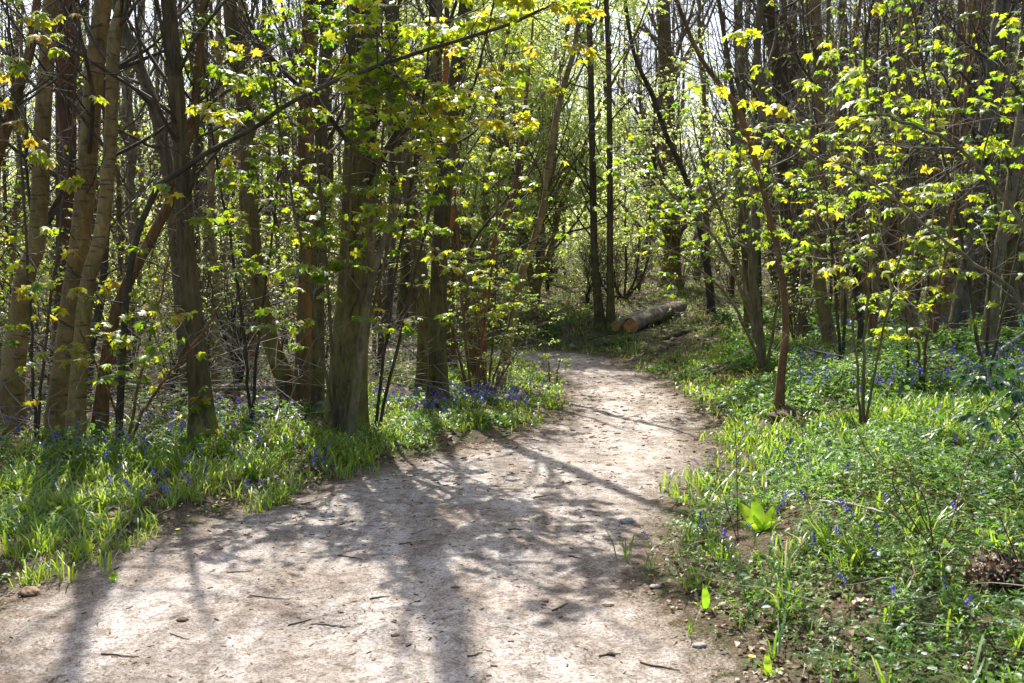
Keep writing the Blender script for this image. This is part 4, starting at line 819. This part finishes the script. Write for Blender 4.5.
# fallen twigs on the path
for i, (px, py) in enumerate([(420, 533), (405, 545), (300, 623), (330, 628), (515, 530), (575, 560), (240, 575), (610, 656), (660, 672), (270, 600), (475, 655), (540, 500), (180, 640), (350, 560), (560, 610), (450, 500), (120, 655), (380, 600)]):
    b = at(px, py); L = rng.uniform(.08, .22); a = rng.uniform(-.9, .9); k = 8; t = np.linspace(-.5, .5, k)
    xx = t * L * math.cos(a); yy = t * L * math.sin(a) + rng.normal(0, .004, k); zz = surf(b[0] + xx, b[1] + yy) - b[2] + .004
    mb = MB(); mb.tubes(np.column_stack([xx, yy, zz])[None], np.linspace(.0045, .002, k)[None], 5, .5, cap=True); o = mb.build('fallen_twig', M['rot' if i % 3 else 'deadwood']); o.location = b
    tag(o, 'thin broken twig lying on the trodden earth path', 'twig', 'twigs fallen on the path')

# ------------------------------------------------------------------ dock leaves, celandines, anemones, bramble, briar
def blade_leaf(L, W, bend, az, tilt, n=9):
    t = np.linspace(0, 1, n); wd = W * np.sin(np.pi * np.clip(t * .92 + .06, 0, 1)) ** .7 * (1 - .25 * t); el = tilt - bend * t; dz = np.sin(el); dx = np.cos(el)
    x = np.concatenate([[0], np.cumsum(dx[:-1])]) / (n - 1) * L; z = np.concatenate([[0], np.cumsum(dz[:-1])]) / (n - 1) * L; V = []
    for i in range(n):
        for s, f in ((-1, 1), (0, 0), (1, 1)):
            yv = s * wd[i] / 2; zz = z[i] + f * wd[i] * .18 + .006 * math.sin(i * 2.1 + s); V.append((x[i] * math.cos(az) - yv * math.sin(az), x[i] * math.sin(az) + yv * math.cos(az), zz))
    Q = [];
    for i in range(n - 1):
        for s in (0, 1): Q.append((i * 3 + s, i * 3 + s + 1, i * 3 + s + 4, i * 3 + s + 3))
    return np.array(V), Q
def dock(label, px, py, leaves):
    b = at(px, py); o = empty('dock_plant', b); tag(o, label, 'plant')
    for lf_ in leaves:
        L, W, bend, az, tilt = lf_[:5]; V, Q = blade_leaf(L, W, bend, R(az), R(tilt)); ro = R(lf_[5]) if len(lf_) > 5 else 0
        V = np.column_stack([V[:, 0] * math.cos(ro) + V[:, 2] * math.sin(ro), V[:, 1], -V[:, 0] * math.sin(ro) + V[:, 2] * math.cos(ro)]); mb = MB(); mb.add(V, Q, None, rng.random()); mb.build('leaf', M['dock'], o)
dock('glowing dock plant with broad leaves amid the right bank herbs', 762, 532, [(.20, .075, .5, 95, 80, -38), (.19, .08, .4, 90, 84, -12), (.18, .07, .5, 85, 78, 34), (.15, .06, .9, -35, 55), (.14, .055, .6, 100, 70, -68), (.13, .05, .9, 215, 45)])
dock('single upright bright dock leaf beside the bare path edge', 706, 614, [(.12, .045, .3, 100, 86), (.09, .035, .5, 60, 66), (.08, .03, .7, 170, 50), (.07, .03, .7, -40, 45)])
dock('small upright dock leaf at the bottom edge of the picture', 768, 680, [(.10, .035, .3, 90, 82), (.07, .03, .4, 150, 60), (.07, .028, .8, 20, 45)])
dock('little bright plant with rounded leaves on the left path edge', 113, 583, [(.05, .022, .6, 60, 60), (.05, .022, .6, 140, 65), (.05, .02, .5, 250, 60), (.04, .02, .6, 330, 50), (.06, .02, .3, 100, 85)])
def flower(label, px, py, mat, rad, group, cat='flower', name='celandine'):
    b = at(px, py); o = empty(name, b); tag(o, label, cat, group); h = rng.uniform(.035, .06); P = np.array([[0, 0, 0], [.004, 0, h * .6], [.0, .004, h]]); mb = MB(); mb.tubes(P[None], np.full((1, 3), .0015), 4, .4); st_ = mb.build('stem', M['grass'], o)
    m = 8; az = np.arange(m) * 2 * np.pi / m; f = np.column_stack([np.cos(az), np.sin(az), np.full(m, .25)]); tl = np.array([0, -.45, 1.]); mb = MB(); mb.place(SMALL_V * np.array([.8, 1, 1]), None, SMALL_T, np.tile(P[-1], (m, 1)), f + np.array([0, 0, .0]), np.tile(tl, (m, 1)), rad, .5); mb.build('petals', mat, st_)
    f2 = MB(); az = rng.uniform(0, 6.28, 6); f2.place(SMALL_V * np.array([1.5, 1, 1]), None, SMALL_T, np.column_stack([np.cos(az) * .02, np.sin(az) * .02, np.full(6, .02)]), np.column_stack([np.cos(az), np.sin(az), 0 * az + .2]), np.tile([0, 0, 1.], (6, 1)), .028, .4); f2.build('leaves', M['herb'], o)
for px, py in [(97, 524), (90, 528), (112, 529), (178, 540), (216, 513), (224, 509), (290, 507), (325, 505), (664, 497), (752, 669)]: flower('small yellow celandine flower beside the path edge', px, py, M['yellow'], .017, 'yellow celandines along the path')
for px, py in [(955, 668), (958, 660), (925, 668), (1000, 640), (985, 612), (835, 560), (700, 520), (905, 640), (870, 655), (760, 470), (930, 590), (680, 505)]: flower('white anemone flower among herbs on the right bank', px, py, M['white'], .016, 'white anemones on the right bank', name='anemone')
# briar: bare arching stems
def arch(label, name, cat, stems, bk, n3, leaves=0, lsize=.05, lm_='darkleaf', r=.004, tw=.3):
    W0 = at(*stems[0][0]); o = empty(name, W0); tag(o, label, cat); P = []
    for st in stems:
        b = at(*st[0]); D = b[1]; pts = [b] + [atd(x, y, D + dy) for (x, y, dy) in st[1:]]; P.append(catmull(np.array(pts) - W0, 20))
    P = np.array(P); Rr = np.tile(np.linspace(r, r * .5, 20), (len(P), 1)); mb = MB(); mb.tubes(P, Rr, 5); mb.build('stems', M[bk], o)
    P3, R3 = grow(P, Rr, n3, .15, 1, tw, 50, .02, .15, 5, .6, .0016, .2); mb = MB(); mb.tubes(P3, R3, 4); mb.build('twigs', M[bk], o)
    if leaves:
        lf = MB(); bunch_leaves(lf, P3, leaves, 3, lsize, big=0, pet=.03, tmin=.2); lf.build('leaves', M[lm_], o)
arch('arching bare briar stems over the lower right herbs', 'briar', 'shrub', [[(935, 560), (925, 500, 0), (905, 478, 0), (870, 455, .1), (845, 400, .1)], [(935, 560), (955, 510, .1), (965, 470, .2), (985, 430, .3)], [(935, 560), (900, 520, .1), (860, 490, .2), (815, 487, .3)], [(940, 558), (915, 495, .1), (950, 497, .2), (1005, 520, .2)], [(938, 560), (900, 500, 0), (895, 470, 0), (930, 440, .2)], [(938, 560), (960, 530, 0), (990, 540, 0), (1020, 530, .1)]], 'brown', 30, 10, .03, 'leafsmall')
arch('bramble with dark and pale leaves at the right edge', 'bramble', 'shrub', [[(1040, 500), (1025, 440, 0), (1000, 405, 0), (978, 415, 0)], [(1045, 500), (1040, 420, 0), (1015, 385, .1), (985, 388, .1)], [(1050, 505), (1060, 440, 0), (1030, 405, -.1), (1000, 430, -.2)], [(1040, 505), (1020, 460, -.1), (1000, 450, -.1), (985, 470, -.1)]], 'brown', 26, 60, .075, r=.005, tw=.22)
arch('dark twiggy seedling by the right path edge bluebells', 'sapling', 'sapling', [[(738, 545), (737, 480, 0), (735, 420, 0)], [(738, 545), (725, 500, .1), (712, 455, .1)]], 'twigdark', 8, 4, .03, 'leafsmall', .003, .2)
arch('thin dark bare seedling standing on the right slope', 'sapling', 'sapling', [[(806, 470), (802, 430, 0), (800, 350, 0)], [(806, 470), (815, 440, .1), (822, 400, .1)]], 'twigdark', 10, 8, .04, 'leafsmall', .003, .2)
# heap of dead bracken at the right edge
def bracken(label, px, py, n, rad, seed):
    b = at(px, py); o = empty('dead_bracken', b); tag(o, label, 'dead bracken'); a = rng.uniform(0, 6.28, n); e = rng.uniform(.1, 1.2, n); r = rng.random(n) ** .6 * rad
    P = np.column_stack([np.cos(a) * np.cos(e) * r, np.sin(a) * np.cos(e) * r, np.sin(e) * r * .7]); f = rng.normal(size=(n, 3)) + np.array([0, 0, -.5])
    mb = MB(); mb.place(SMALL_V * np.array([1.1, 1, 2.5]), None, SMALL_T, P, f, rng.normal(size=(n, 3)), rng.uniform(.014, .036, n), rng.beta(1.2, 1.3, n)); mb.build('dead_leaves', M['litter'], o)
    S0 = np.stack([np.zeros((14, 3)), rng.normal(0, .5, (14, 3)) * rad * .6 + [0, 0, rad * .4], rng.normal(0, .6, (14, 3)) * rad + [0, 0, rad * .5]], 1); mb = MB(); mb.tubes(S0, np.full((14, 3), .003), 4); mb.build('stalks', M['rot'], o)
bracken('brown curled dead bracken heap at the right edge', 1005, 585, 900, .17, 1)
bracken('dead leaf clump in the lower right corner', 990, 678, 420, .10, 2)
bracken('dry leaf heap under the stick by the bluebell band', 940, 372, 800, .26, 3)
bracken('brown leaf pile beside the dark root mound', 805, 425, 500, .14, 4)
# sawn wood shaving leaf
b = at(852, 618); V, Q = blade_leaf(.10, .04, .5, R(25), R(12)); mb = MB(); mb.add(V, Q, None, .8); o = mb.build('dead_leaf', M['litter']); o.location = b + np.array([0, 0, .06]); tag(o, 'large curled tan dead leaf resting on the herbs', 'leaf')
